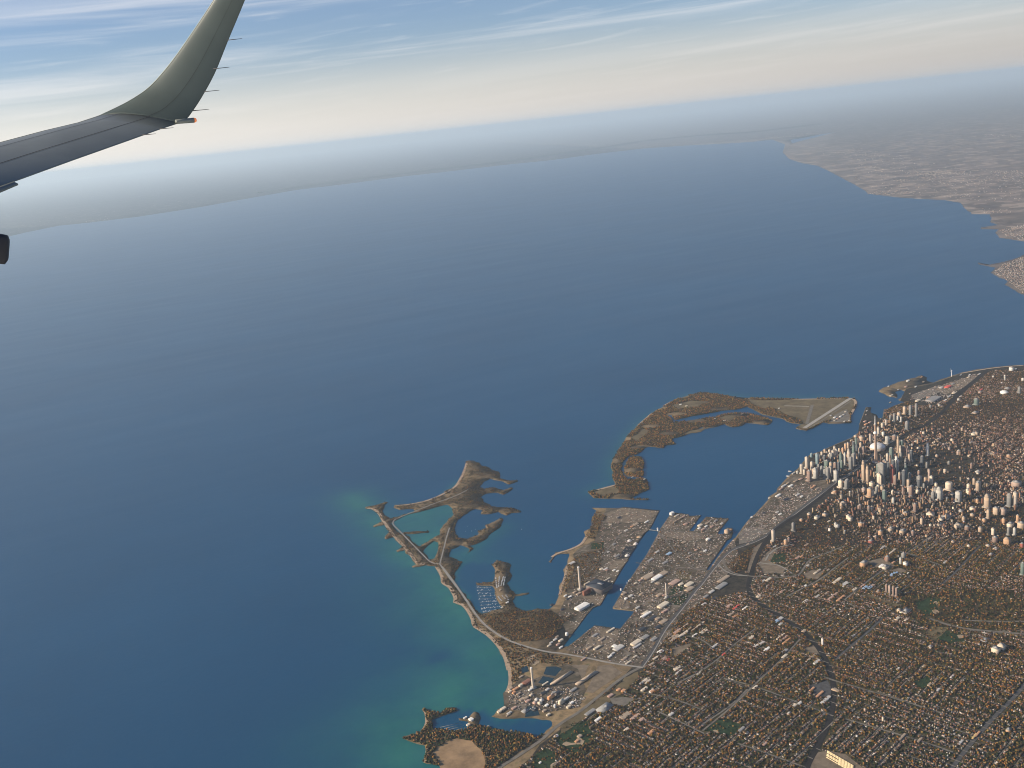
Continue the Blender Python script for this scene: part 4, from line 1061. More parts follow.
for t in TOWERS:
    tone = t['tone']; fm = facade('facade_' + TONE[tone][2].replace(' ', '_'), *TONE[tone][:2])
    nm = {'slab block': 'slab_block', 'tall tower': 'office_tower', 'high rise': 'high_rise', 'low block': 'town_block'}[t['cls']]
    e = link(nm, None, t['label'], 'building', f'buildings {t["zone"]}')
    e.location = (*t['p'], Z0); e.rotation_euler = (0, 0, ROT0)
    su_, sv_, h_ = t['su'], t['sv'], t['h']
    if t['shape'] == 'slab': su_, sv_ = su_ * 1.25, sv_ * .75
    if t['shape'] == 'round':
        link('wall', lathe('wall', [(su_ * .62, 0), (su_ * .62, h_), (su_ * .5, h_ + 1.5)], fm, 14, False), parent=e)
        link('roof_plant', lathe('roof_plant', [(su_ * .28, h_ + 1), (su_ * .28, h_ + 6), (su_ * .1, h_ + 7)], m_plant, 10), parent=e)
    elif t['shape'] == 'step':
        link('wall', box_mesh('wall', su_, sv_, 0, h_ * .8, fm, min(su_, sv_) * .08, top=m_flat), parent=e)
        us_ = link('upper_storeys', box_mesh('upper_storeys', su_ * .8, sv_ * .78, h_ * .8, h_ * .94, fm, min(su_, sv_) * .08, top=m_flat), parent=e)
        link('crown_storey', box_mesh('crown_storey', su_ * .5, sv_ * .5, h_ * .94, h_ + 2, fm, 0, top=m_flat), parent=us_)
    else:
        link('wall', box_mesh('wall', su_, sv_, 0, h_, fm, min(su_, sv_) * (.06 if h_ > 60 else 0), top=m_flat), parent=e)
        link('roof_plant', box_mesh('roof_plant', su_ * .45, sv_ * .4, h_ - .2, h_ + (6 if h_ > 40 else 3.5), m_plant, 0, (su_ * .08, 0)), parent=e)
    if h_ > 70:
        link('podium', box_mesh('podium', su_ * 1.45, sv_ * 1.4, 0, 13, fm, 0, (-su_ * .1, sv_ * .08), top=m_flat), parent=e)

# --- needle tower with its pod
bx = g(T('L', '571,640'))[0]
ct_ = link('observation_tower', None, 'slender concrete needle tower with a round pod rising beside the white dome', 'tower')
ct_.location = (*bx, Z0)
m_ct = mat('warm_concrete', (0.60, 0.40, 0.27), .85, .2, .1, .05)
m_white = mat('white_paint', (0.74, 0.70, 0.64), .6, .3, .08, .05)
a = np.linspace(0, 2 * math.pi, 18, endpoint=False)
prof = [(0, 31, 13), (40, 25, 12), (100, 20, 11), (200, 15.5, 10), (335, 11.5, 9), (400, 9.5, 8), (447, 7.5, 7)]
V = np.concatenate([np.stack([np.cos(a) * (lo_ + (hi_ - lo_) * np.clip(np.cos(3 * a), 0, 1) ** 1.5), np.sin(a) * (lo_ + (hi_ - lo_) * np.clip(np.cos(3 * a), 0, 1) ** 1.5), np.full(18, z_)], 1) for z_, hi_, lo_ in prof])
i = np.arange(18); j = (i + 1) % 18
link('shaft', np_mesh('shaft', V, [np.vstack([np.stack([i + k * 18, j + k * 18, j + k * 18 + 18, i + k * 18 + 18], 1) for k in range(len(prof) - 1)])], m_ct), parent=ct_)
link('main_pod', lathe('main_pod', [(8, 328), (17, 334), (22, 340), (22, 344), (20, 347), (20, 352), (16, 358), (11, 362), (7, 366)], m_white, 24), parent=ct_)
link('upper_pod', lathe('upper_pod', [(5, 440), (8.5, 445), (8.5, 452), (5, 457)], m_white, 16), parent=ct_)
link('antenna', lathe('antenna', [(5.5, 455), (4.6, 490), (3.6, 520), (2.4, 540), (1, 553)], m_white, 8), parent=ct_)
link('entrance_hall', lathe('entrance_hall', [(40, 0), (40, 9), (30, 12)], m_plant, 12, False), parent=ct_)
# --- domed stadium
bx = g(T('L', '588,505'))[0]
ds = link('domed_stadium', None, 'white domed stadium at the foot of the needle tower', 'stadium'); ds.location = (*bx, Z0); ds.rotation_euler = (0, 0, ROT0)
link('wall', lathe('wall', [(88, 0), (88, 28), (85, 30)], mat('stadium_wall', (0.5, 0.4, 0.3), .85, .2, .1, .05), 32), parent=ds)
th = np.linspace(0, math.pi / 2, 9)[:-1]
dome_ = link('dome_roof', lathe('dome_roof', [(84 * math.cos(t_), 29 + 44 * math.sin(t_)) for t_ in th] + [(3, 73.2)], mat('dome_white', (0.66, 0.64, 0.60), .5, .4, .06, .03), 32), parent=ds)
for k in range(3):
    a0 = np.linspace(-.9, .9, 13)
    off = -33 + 33 * k
    rr = math.sqrt(84 ** 2 - off ** 2)
    pts_ = np.stack([np.full(13, off), rr * np.sin(a0), 29 + 44 * np.sqrt(np.clip(1 - (off ** 2 + (rr * np.sin(a0)) ** 2) / 84 ** 2, 0, 1)) + 1.2], 1)
    V = np.vstack([pts_ + [2, 0, 0], pts_ - [2, 0, 0], pts_ + [2, 0, -2.5], pts_ - [2, 0, 2.5]]); q = np.arange(12)
    link('roof_seam', np_mesh('roof_seam', V, [np.vstack([np.stack([q, q + 1, q + 14, q + 13], 1), np.stack([q + 26, q + 27, q + 1, q], 1), np.stack([q + 13, q + 14, q + 40, q + 39], 1)])], m_plant), parent=dome_)
# --- smokestacks
m_stack = mat('stack_concrete', (0.60, 0.50, 0.38), .85, .2, .1, .05)
def stack(c, xb, yb, xt, yt, r, label):
    k_ = CR[c][2]
    p = g(T(c, f'{xb},{yb}'))[0]
    b_, t_ = proj([[*p, 0], [*p, 100]]); h_ = (yb - yt) / k_ / abs(t_[1] - b_[1]) * 100
    e = link('smokestack', None, label, 'smokestack', 'smokestacks by the water'); e.location = (*p, Z0)
    link('shaft', lathe('shaft', [(r * 1.45, 0), (r * 1.2, h_ * .3), (r, h_ * .7), (r * .92, h_)], m_stack, 16), parent=e)
    link('collar', lathe('collar', [(r * 1.05, h_ * .965), (r * 1.12, h_ * .97), (r * 1.12, h_), (r * .85, h_ + .6)], m_white, 16), parent=e)
    link('flue_house', box_mesh('flue_house', r * 5, r * 4, 0, 12, m_plant), parent=e)
stack('U', 262, 384, 248, 92, 8.5, 'tall pale smokestack beside the dark roofed power station')
stack('Q', 428, 494, 400, 230, 8.0, 'tall cream smokestack standing in the sewage works by the bay')
stack('Z', 455, 478, 453, 240, 5.5, 'thin tan smokestack near the green lawn east of the ship channel')

# --- sheds, halls and works of the port and the town, each one traced
m_shed = {}
def shedmat(tone):
    if tone not in m_shed:
        w_, r_ = {'white': ((.72, .68, .6), (.78, .75, .68)), 'tan': ((.42, .3, .2), (.36, .28, .2)), 'pink': ((.5, .3, .22), (.44, .3, .23)), 'cream': ((.64, .52, .36), (.62, .53, .4)), 'grey': ((.3, .28, .26), (.27, .26, .24)),
                  'dark': ((.16, .13, .11), (.035, .04, .05)), 'brown': ((.3, .12, .07), (.25, .12, .08)), 'blue': ((.3, .4, .5), (.3, .42, .55)), 'red': ((.55, .12, .08), (.62, .1, .08)), 'pale': ((.5, .47, .42), (.5, .47, .42)), 'orange': ((.6, .3, .14), (.55, .3, .16)), 'gold': ((.62, .42, .16), (.66, .47, .2))}[tone]
        m_shed[tone] = (mat('shed_wall_' + tone, w_, .8, .25, .12, .08), mat('shed_roof_' + tone, r_, .75, .3, .16, .05))
    return m_shed[tone]
SHN = {'white': 'white', 'tan': 'tan', 'pink': 'pinkish', 'cream': 'cream', 'grey': 'grey', 'dark': 'dark roofed', 'brown': 'red brown', 'blue': 'pale blue', 'red': 'red roofed', 'pale': 'pale grey', 'orange': 'orange', 'gold': 'golden'}
SHEDS = []
def shed(c, zone, s):
    for ent in s.split(';'):
        f = ent.split()
        if not f: continue
        k_ = CR[c][2]
        SHEDS.append(dict(px=np.array([CR[c][0] + float(f[0]) / k_, CR[c][1] + float(f[1]) / k_]), su=float(f[2]), sv=float(f[3]), h=float(f[4]), tone=f[5], zone=zone, form=f[6] if len(f) > 6 else 'gable', rot=float(f[7]) if len(f) > 7 else 0))
PW, PE, PQ, SW, LS, EX, RS, AI, WF, MA, DV = ('west of the ship channel', 'east of the ship channel', 'on the harbour quays', 'in the sewage works', 'along the shore road', 'on the exhibition grounds', 'among the house rows', 'at the island airport', 'on the central waterfront', 'by the marina', 'in the river mouth yards')
shed('U', PW, '285 615 130 62 20 white;500 372 150 190 42 dark flat;345 436 90 20 40 brown;155 48 60 34 8 pale;130 480 30 20 8 white;240 440 50 22 8 tan;600 262 90 10 10 cream;530 125 34 22 10 cream;600 138 26 20 9 pink;690 140 30 16 8 white;740 150 24 16 8 white;30 640 40 18 7 dark;110 500 60 16 6 dark;345 310 70 12 12 cream;190 420 36 20 8 tan')
shed('D', PW, '405 145 44 28 10 dark;545 166 60 14 9 white;440 210 40 22 8 pale;410 225 50 14 7 tan;490 178 60 34 6 tan;470 190 30 16 8 orange;450 125 30 26 8 tan;360 180 34 14 7 cream;335 408 56 12 8 white;395 340 60 20 9 grey;350 320 28 14 8 pale;165 375 48 26 7 white;380 280 40 20 8 grey;225 410 40 12 6 tan;130 545 30 14 8 white;60 590 30 16 7 dark;430 300 24 16 9 tan')
shed('D', PQ, '676 128 40 34 26 white;700 135 60 14 9 cream;716 150 62 13 9 tan;735 140 50 14 9 pink;745 178 44 26 10 pink;690 165 50 12 8 tan;820 185 48 34 12 cream;835 205 56 20 9 pink;815 200 30 20 10 white;860 170 50 16 8 tan;880 190 42 20 8 pink;900 160 50 16 8 grey;850 190 36 16 9 white;905 205 40 18 8 tan;930 175 36 20 8 pale;958 222 36 40 34 tan flat;972 212 30 24 16 orange')
shed('Z', PE, '292 146 108 46 14 white;130 128 110 66 10 tan;370 88 130 60 10 tan;190 76 40 20 12 cream;590 220 110 54 8 pink;700 258 46 30 10 cream;838 262 90 44 11 cream;845 335 90 46 7 tan;395 618 110 50 14 cream;425 714 70 22 9 pink;330 438 60 34 9 tan;240 346 34 20 8 tan;25 420 40 24 8 tan;410 440 34 20 8 pink;100 740 60 30 7 cream;220 210 40 16 7 pale;300 240 30 40 6 tan')
shed('D', PE, '660 330 60 30 9 blue;600 320 50 22 8 pale;640 375 70 24 9 grey;565 362 60 24 8 grey;860 258 34 30 16 white;845 315 40 18 8 white;825 320 30 14 8 tan;800 310 30 20 8 pink;765 325 26 14 8 grey;430 535 50 26 10 tan;465 545 36 26 8 pale;440 560 26 22 9 white;490 575 24 18 10 cream;500 605 40 18 8 pale;415 516 16 14 16 white round;445 480 14 14 12 white round;455 470 12 12 12 pale round;515 465 34 20 9 pink;490 480 30 18 8 cream;735 270 50 30 6 tan;870 330 60 18 6 tan;905 290 50 12 7 tan;760 345 60 16 6 tan')
shed('F', PE, '440 130 120 26 9 white;470 150 100 30 8 dark;435 245 70 40 8 grey;420 205 70 34 10 dark;500 195 60 26 10 dark;530 165 80 40 7 tan;390 275 95 44 13 cream;395 290 90 20 7 pale;300 300 90 50 8 pale;280 292 30 40 8 white;480 255 60 34 7 grey;500 150 40 30 8 tan;350 375 60 12 7 cream;330 355 50 22 7 tan;255 345 40 18 8 white;190 300 70 20 10 cream;150 300 50 20 8 tan;215 255 60 22 8 tan;260 210 90 16 9 cream;180 235 60 24 7 grey;270 330 40 16 8 pale;385 345 40 14 8 cream')
shed('F', LS, '630 230 120 18 9 cream;600 215 90 18 9 pink;690 235 60 12 8 white;735 212 90 12 9 cream;660 205 60 12 8 tan;590 245 80 26 9 tan;585 255 100 22 8 tan;720 180 110 14 8 cream;640 262 60 14 7 pink;645 185 60 18 8 tan;520 320 44 18 8 white;490 352 60 16 8 cream;530 355 50 14 8 pink;470 385 50 18 8 tan;555 362 26 14 9 red;600 410 70 14 8 cream;640 425 40 14 7 tan;440 465 70 22 8 cream;432 512 60 22 9 cream;472 525 36 20 11 orange;420 480 40 20 8 grey;325 520 30 24 9 orange;300 515 30 20 9 orange;230 610 120 66 12 grey flat;195 668 60 20 10 white;258 545 46 24 8 pink;335 650 90 44 10 tan;385 655 90 26 9 pink;355 635 60 16 8 orange;155 630 90 30 8 grey;340 720 40 20 9 cream;465 735 50 18 9 orange;570 640 40 22 8 pale')
shed('Q', SW, '202 512 46 20 12 orange;268 470 30 20 16 cream;345 425 70 40 14 brown;130 545 30 16 10 cream;180 562 24 18 14 orange;240 575 34 18 10 tan;140 505 34 20 10 tan;390 520 34 16 10 white;475 648 26 26 12 pale flat;537 656 26 26 12 pale flat;450 690 26 26 12 pink flat;512 696 26 26 12 cream flat;330 630 40 26 9 tan;355 665 34 24 9 pink;280 640 40 24 8 tan;655 625 60 16 24 orange flat;705 742 18 18 22 white round;785 690 44 20 26 cream flat;840 645 60 16 12 pale;610 520 30 18 12 pale;920 690 30 18 12 white;560 560 50 20 9 dark;740 560 40 22 12 dark;790 370 225 26 9 tan flat;270 350 40 16 6 tan;580 440 60 12 7 cream;400 590 20 16 12 cream;690 560 36 18 9 grey;940 520 60 22 9 grey;600 720 26 20 10 white;880 745 30 20 14 cream')
shed('E', SW, '955 312 225 30 8 tan flat;530 470 40 24 12 cream;510 485 30 22 12 cream;560 490 40 14 8 pale;585 465 40 20 8 pink;640 480 44 40 5 grey flat;690 470 40 34 5 dark flat;740 480 30 18 10 tan;760 500 30 16 10 cream;555 500 40 10 6 tan')
shed('M', PW, '650 540 26 24 20 white round;620 570 40 20 12 cream;605 590 34 18 10 pink;590 565 34 18 9 pale;560 595 40 14 8 cream;600 550 28 14 8 tan;570 580 30 14 8 pale;620 605 36 14 9 white;735 665 50 14 7 pink')
shed('E', MA, '365 525 24 34 12 white;335 515 26 12 9 white;350 552 22 22 9 cream;385 572 30 14 8 tan;800 610 30 20 9 pale;920 610 30 26 9 tan;905 635 26 18 8 orange;718 745 16 12 8 white;450 560 20 14 7 tan')
shed('M', MA, '345 375 28 14 8 white;318 400 20 12 7 cream;310 310 20 14 7 tan')
shed('H', EX, '634 192 90 60 16 red;560 255 230 110 18 grey;480 262 80 40 12 cream;430 160 60 30 10 white;420 190 50 26 9 pink;345 235 70 20 9 cream;330 188 26 14 8 white;665 222 60 40 10 cream;640 240 80 20 9 pale;620 260 70 18 9 white;690 180 60 30 9 tan;740 142 60 22 9 cream;745 130 40 16 8 white;795 125 70 20 8 pale;600 195 60 40 10 pale;660 175 60 30 9 grey;922 222 100 60 16 white round;805 205 60 20 9 red;790 195 40 20 9 pink;510 165 36 18 8 tan;470 190 50 14 8 white;535 245 60 30 10 pink;590 275 120 20 9 tan;700 240 40 20 9 pale;380 205 30 14 7 pale;440 225 40 12 7 tan;570 190 40 18 8 tan;500 140 40 12 7 orange;700 130 40 14 8 pale;340 270 30 14 8 tan;880 108 40 20 9 tan;980 100 50 20 9 pale;910 170 40 14 9 white;840 190 50 18 8 tan')
shed('G', RS, '680 600 150 20 9 pink;720 610 120 16 10 orange;640 590 120 14 8 tan;600 575 90 14 8 tan;540 625 60 26 8 pale;410 715 60 30 8 pale;700 520 120 24 9 cream;740 535 90 18 9 pale;790 565 60 22 9 cream;835 545 50 18 8 pink;870 555 50 26 9 blue;300 600 44 26 11 cream;350 515 70 22 11 cream;325 520 40 16 8 pale;420 575 40 18 9 pink;480 545 30 18 9 cream;590 545 50 16 9 orange;985 487 80 26 8 blue;910 572 44 18 9 orange;150 650 70 34 9 pink;185 655 90 18 8 red;60 575 60 26 8 pale;75 610 70 30 9 dark;30 600 50 24 8 grey;110 545 130 50 8 grey;120 510 150 40 7 tan;205 600 40 18 8 pink;230 615 40 20 8 tan;160 690 60 24 9 tan;20 640 50 24 8 pale;230 660 60 14 8 white;540 545 24 16 8 white;180 700 70 18 8 orange;600 600 60 16 8 pale')
shed('K', RS, '720 100 110 12 9 cream;735 112 110 12 9 pink;750 122 110 12 9 orange;570 105 60 26 9 cream;600 145 70 20 9 pale;650 165 70 22 9 white;625 135 60 22 9 pale;740 200 60 20 8 cream;785 205 30 16 9 orange;740 175 70 26 8 grey;905 230 70 24 9 pale;880 205 120 16 8 tan;880 370 60 14 8 orange;920 395 90 16 8 orange;950 425 110 24 8 pale;810 375 60 18 8 cream;380 150 90 18 9 pale;430 190 40 14 8 red;60 380 40 20 9 white;20 370 50 20 8 cream;40 330 60 16 8 cream;520 575 60 20 9 grey;700 20 40 30 9 blue;720 35 34 18 8 pale;300 290 50 14 8 cream;100 175 50 16 8 white;130 215 60 14 8 pink;60 240 50 16 8 tan;190 260 70 16 8 cream;200 280 70 14 8 pale;790 455 50 20 9 cream;820 440 40 18 9 pale;190 80 80 16 9 orange;230 85 70 14 9 cream;280 60 70 12 8 tan;330 75 80 14 8 cream;160 105 70 18 8 tan;60 585 50 16 9 orange;10 525 40 26 9 pink;640 650 40 14 8 pink;840 70 40 26 8 tan;590 360 50 16 9 cream')
shed('J', RS, '150 95 36 18 8 pale;375 8 50 22 10 cream;380 265 24 14 9 white;655 305 40 14 8 pale;540 345 40 16 7 tan;785 600 70 12 8 orange;770 610 60 12 8 gold;400 615 90 14 8 tan;490 630 60 14 8 tan;330 555 80 12 7 tan;585 372 34 14 8 pale;20 415 60 16 8 pink;60 375 20 60 8 tan;700 640 60 16 7 pale')
shed('I', RS, '70 520 120 16 9 cream;110 540 90 14 9 pale;210 555 60 22 9 blue;250 545 40 20 9 pink;350 370 120 12 9 cream;300 350 90 12 8 pale;540 305 70 16 9 tan;370 480 40 12 8 blue;430 480 24 10 7 white;620 425 60 14 8 pale;420 720 50 16 8 cream;380 715 60 14 8 tan;355 425 40 14 7 orange;560 445 50 14 8 tan')
shed('C', AI, '690 195 40 24 9 white;705 200 36 22 9 pink;720 190 40 20 10 white;745 165 30 18 8 cream;735 180 30 18 8 pale;690 210 40 14 7 cream;765 210 24 14 8 pale;740 215 26 12 8 white;670 185 30 16 8 pale;405 147 22 12 7 white')
shed('B', 'on the long island', '515 128 36 20 9 white;545 135 40 20 9 cream;740 210 34 14 8 white;725 205 26 12 7 cream;760 215 26 12 7 pale;830 175 50 12 7 tan;1018 147 20 12 7 white;270 498 40 10 6 pale;330 510 26 12 7 cream;400 310 30 14 7 white;375 305 26 12 7 pale;420 345 24 12 7 white;470 315 24 12 7 pale;690 200 22 12 7 white;350 318 24 12 6 pale;385 330 26 10 6 white;355 330 20 10 6 tan;410 325 22 10 6 cream')
shed('C', WF, '400 595 80 26 11 white;355 607 26 16 8 cream;430 545 80 22 10 pale;465 545 60 26 10 white;415 560 60 20 9 pink;325 685 50 20 9 dark;265 705 22 14 10 white;440 615 90 26 10 dark;500 590 60 26 9 pale;520 600 40 20 9 white;580 550 80 18 8 orange;600 560 60 16 8 tan;515 510 50 24 8 pink;490 520 60 20 8 tan;450 530 40 18 8 tan;395 680 40 20 8 pale;410 690 40 18 8 white;380 710 40 18 8 cream;480 480 60 14 9 pale;550 500 40 20 9 pink;460 470 12 40 5 pale;450 495 12 40 5 pale;845 215 40 26 10 pink;850 230 60 26 12 orange;870 220 40 24 10 pink;855 160 40 12 8 pale;850 180 30 12 8 tan;840 245 70 20 5 tan;770 480 60 16 9 grey;800 440 90 14 7 tan;830 490 60 16 8 pale')
shed('G', DV, '555 440 40 18 8 pale;500 470 36 14 7 tan;590 480 40 18 7 cream;610 465 40 16 7 pale;380 345 60 12 7 pale;500 400 60 22 8 pink;520 395 40 16 8 orange;545 335 60 16 8 tan;605 470 50 18 7 tan;930 445 60 26 12 white;955 410 30 26 22 brown flat;425 490 40 14 7 pale;450 430 50 10 6 cream;480 435 30 14 7 white;655 465 40 16 8 tan;660 215 40 16 8 cream;245 330 40 10 5 tan')
bz = {}
for t in SHEDS:
    t['cls'] = 'round tank' if t['form'] == 'round' and t['su'] < 40 else 'domed arena' if t['form'] == 'round' else 'long hall' if max(t['su'], t['sv']) >= 78 else 'shed' if max(t['su'], t['sv']) >= 40 else 'small shed'
    bz.setdefault((t['tone'], t['zone'], t['cls']), []).append(t)
for (tone, zone, cls), L_ in bz.items():
    L_.sort(key=lambda q: q['px'][0])
    for i_, t in enumerate(L_):
        t['label'] = f'only {SHN[tone]} {cls} {zone}' if len(L_) == 1 else f'{ORD[min(i_, 19)]} of the {NUMW.get(len(L_), "many")} {SHN[tone]} {cls}s {zone}'
def gable_mesh(name, su_, sv_, h_, m_):
    z1 = np.zeros((1, 2)); o1 = np.ones(1)
    V, F, _ = boxes(z1, su_ * o1, sv_ * o1, h_ * o1, 0.0, np.ones((1, 3)), np.ones((1, 3)), 0.0, min(sv_ * .10, 5) * o1)
    wall = np_mesh('wall', V, [F[0][:4], F[1]], m_[0])
    e_ = .6
    V2 = V.copy(); V2[:, 0] *= (1 + e_ / su_); V2[:, 1] *= (1 + e_ / sv_); V2[:, 2] += .25
    V3 = V2.copy(); V3[:, 2] -= .35
    F2 = F[0][4:]
    roof = np_mesh('roof', np.vstack([V2, V3]), [np.vstack([F2, F2[:, ::-1] + 10])], m_[1])
    return wall, roof
for t in SHEDS:
    p = g(t['px'][None])[0]; mm = shedmat(t['tone'])
    nm = {'round tank': 'storage_tank', 'domed arena': 'arena', 'long hall': 'warehouse', 'shed': 'shed', 'small shed': 'shed'}[t['cls']]
    e = link(nm, None, t['label'], 'tank' if nm == 'storage_tank' else 'arena' if nm == 'arena' else 'shed', f'{t["cls"]}s {t["zone"]}')
    e.location = (*p, Z0); e.rotation_euler = (0, 0, ROT0 + R(t['rot']))
    if t['form'] == 'round':
        r_ = t['su'] / 2
        link('wall', lathe('wall', [(r_, 0), (r_, t['h'])], mm[0], 16, cap=False), parent=e)
        link('roof', lathe('roof', [(r_ * 1.02, t['h'] - .1), (r_ * .7, t['h'] + r_ * .28), (r_ * .3, t['h'] + r_ * .4), (r_ * .05, t['h'] + r_ * .42)], mm[1], 16), parent=e)
    elif t['form'] == 'flat':
        link('wall', box_mesh('wall', t['su'], t['sv'], 0, t['h'], mm[0]), parent=e)
        link('roof', box_mesh('roof', t['su'] + .8, t['sv'] + .8, t['h'] + .05, t['h'] + 1.0, mm[1]), parent=e)
        link('roof_plant', box_mesh('roof_plant', t['su'] * .2, t['sv'] * .3, t['h'] + 1.0, t['h'] + 4.0, m_plant, 0, (t['su'] * .15, 0)), parent=e)
    else:
        w_, r_ = gable_mesh('x', t['su'], t['sv'], t['h'], mm)
        link('wall', w_, parent=e); link('roof', r_, parent=e)
# gravel and salt piles
m_salt = mat('road_salt', (0.74, 0.66, 0.56), .95, .1, .1, .1); m_grav = mat('orange_gravel', (0.5, 0.33, 0.2), .95, .1, .15, .1)
for c, s, r_, h_, m_, lb in [('D', '458,262', 26, 17, m_salt, 'white salt pile nearest the dark patch by the channel'), ('D', '490,278', 27, 19, m_salt, 'white salt pile at the channel edge above the dark patch'), ('D', '508,242', 30, 12, m_grav, 'orange gravel pile furthest up the channel bank'), ('D', '447,338', 28, 20, m_salt, 'white salt pile at the lower end of the dark patch')]:
    p = g(T(c, s))[0]
    rg = np.random.default_rng(int(r_)); a = np.linspace(0, 6.2832, 14, endpoint=False)
    V = [np.stack([np.cos(a) * r_ * f_ * rg.uniform(.9, 1.1, 14), np.sin(a) * r_ * f_ * rg.uniform(.9, 1.1, 14) * .8, np.full(14, h_ * z_)], 1) for f_, z_ in ((1, 0), (.75, .3), (.45, .68), (.15, .96), (.03, 1))]
    i = np.arange(14); j = (i + 1) % 14
    o = link('salt_pile' if m_ is m_salt else 'gravel_pile', np_mesh('pile', np.vstack(V), [np.vstack([np.stack([i + k * 14, j + k * 14, j + k * 14 + 14, i + k * 14 + 14], 1) for k in range(4)]), (np.arange(14) + 56)[None]], m_), lb, 'pile', 'piles by the ship channel')
    o.location = (*p, Z0 + .5)
# rows of railway carriages in the yard at the bottom edge
gold = mat('train_steel_glint', (0.85, 0.66, 0.36), .45, .5, .12, .1, metal=.0); dkm = mat('train_roof_glint', (0.80, 0.62, 0.34), .5, .4, .2, .05)  # sun glint off the metal is put into these bright gold colours
yp0, yp1 = g(T('J', '15,690'))[0], g(T('J', '150,768'))[0]
yd = (yp1 - yp0) / np.linalg.norm(yp1 - yp0); yn = np.array([-yd[1], yd[0]])
if yn @ g(T('J', '-60,768'))[0] < yn @ yp0: yn = -yn
car_me = box_mesh('body', 21, 3.2, .9, 3.9, gold, .35); roof_me = box_mesh('roof', 20.6, 2.4, 3.9, 4.4, dkm, .3)
TR = ['first', 'second', 'third', 'fourth', 'fifth', 'sixth', 'seventh', 'eighth', 'ninth']
for rw_ in range(9):
    for cc in range(9):
        p = yp0 + yn * (rw_ * 7.0 - 10) + yd * (cc * 23 + 6 + 5 * rw_)
        if rw_ % 4 == 3 and cc < 4: continue
        o = link('railway_carriage', None, f'golden lit carriage in the {TR[rw_]} parked row of the rail yard', 'railway carriage', f'carriages in the {TR[rw_]} yard row')
        o.location = (*p, ZC[0] + .05); o.rotation_euler = (0, 0, math.atan2(yd[1], yd[0]))
        link('body', car_me, parent=o); link('roof', roof_me, parent=o)

# --- marina: docks, boats afloat and boats laid up ashore
hullm = mat('white_hull', (0.78, 0.77, 0.74), .4, .4, .06, .5); deckm = mat('boat_deck', (0.5, 0.44, 0.36), .6, .3, .1, .5)
def boat_meshes(L_):
    st_ = [(-.5, .30, .0), (-.3, .40, 0), (0, .44, 0), (.25, .34, 0), (.42, .15, .1), (.5, .02, .2)]
    V = []
    for x_, w_, r_ in st_:
        V += [(x_ * L_, -w_ * L_ * .36, 1.5 + r_), (x_ * L_, -w_ * L_ * .2, -.3), (x_ * L_, w_ * L_ * .2, -.3), (x_ * L_, w_ * L_ * .36, 1.5 + r_)]
    F = [(k * 4 + a_, k * 4 + 4 + a_, k * 4 + 4 + (a_ + 1) % 4, k * 4 + (a_ + 1) % 4) for k in range(5) for a_ in range(4)]
    return np_mesh('hull', V, [np.array(F), np.array([(3, 2, 1, 0)])], hullm), box_mesh('cabin', L_ * .34, L_ * .2, 1.4, 2.9, hullm, .4, (-L_ * .05, 0))
hull_me, cabin_me = boat_meshes(12.0)
mast_me = lathe('mast', [(.1, 1.5), (.07, 15.5)], m_plant, 6)
def boat(p, rot, label, group, sail=False, z=0.0, s_=1.0):
    o = link('sailing_boat' if sail else 'motor_boat', None, label, 'boat', group)
    o.location = (*p, z); o.rotation_euler = (0, 0, rot); o.scale = (s_,) * 3
    link('hull', hull_me, parent=o); link('cabin', cabin_me, parent=o)
    if sail: link('mast', mast_me, parent=o)
ROWN = ['furthest', 'second', 'third', 'fourth', 'fifth', 'sixth', 'seventh', 'eighth', 'nearest']
m_dock = mat('dock_planks', (0.3, 0.26, 0.2), .9, .2, .15, .3)
L0, L1 = g(T('M', '186,292'))[0], g(T('M', '214,420'))[0]
R0, R1 = g(T('M', '262,296'))[0], g(T('M', '312,404'))[0]
for r_ in range(9):
    f_ = r_ / 8
    a_, b_ = L0 + (L1 - L0) * f_, R0 + (R1 - R0) * f_
    d_ = (b_ - a_); ln_ = np.linalg.norm(d_); d_ /= ln_; rot = math.atan2(d_[1], d_[0])
    dk = link('dock', box_mesh('dock', ln_, 3.0, .2, .9, m_dock), f'{ROWN[r_]} long floating dock of the marina basin', 'dock', 'docks of the marina'); dk.location = (*((a_ + b_) / 2), 0); dk.rotation_euler = (0, 0, rot)
    nb = int(rng.integers(7, 13)) if r_ < 5 else int(rng.integers(12, 18))
    for t_ in np.sort(rng.random(nb)):
        sd_ = 1 if rng.random() < .5 else -1
        p = a_ + d_ * ln_ * t_ + np.array([-d_[1], d_[0]]) * 9 * sd_
        boat(p, rot + math.pi / 2 + rng.normal(0, .05), f'white boat moored at the {ROWN[r_]} dock of the marina', f'boats at the {ROWN[r_]} marina dock', rng.random() < .5)
hard = [('285,240 292,300', 'left'), ('305,238 300,296', 'second'), ('325,240 312,290', 'third'), ('335,236 326,285', 'right'), ('296,340 318,366', 'lower left'), ('318,336 340,362', 'lower middle'), ('338,334 352,360', 'lower right')]
for s, w_ in hard:
    a_, b_ = g(T('M', s))
    d_ = b_ - a_; ln_ = np.linalg.norm(d_); d_ /= ln_
    for t_ in np.arange(4, ln_, 13):
        if rng.random() < .15: continue
        boat(a_ + d_ * t_ + rng.normal(0, 1, 2), math.atan2(d_[1], d_[0]) + math.pi / 2, f'white boat laid up ashore in the {w_} row beside the marina', f'boats ashore in the {w_} row', False, Z0 + .8, 1.15)
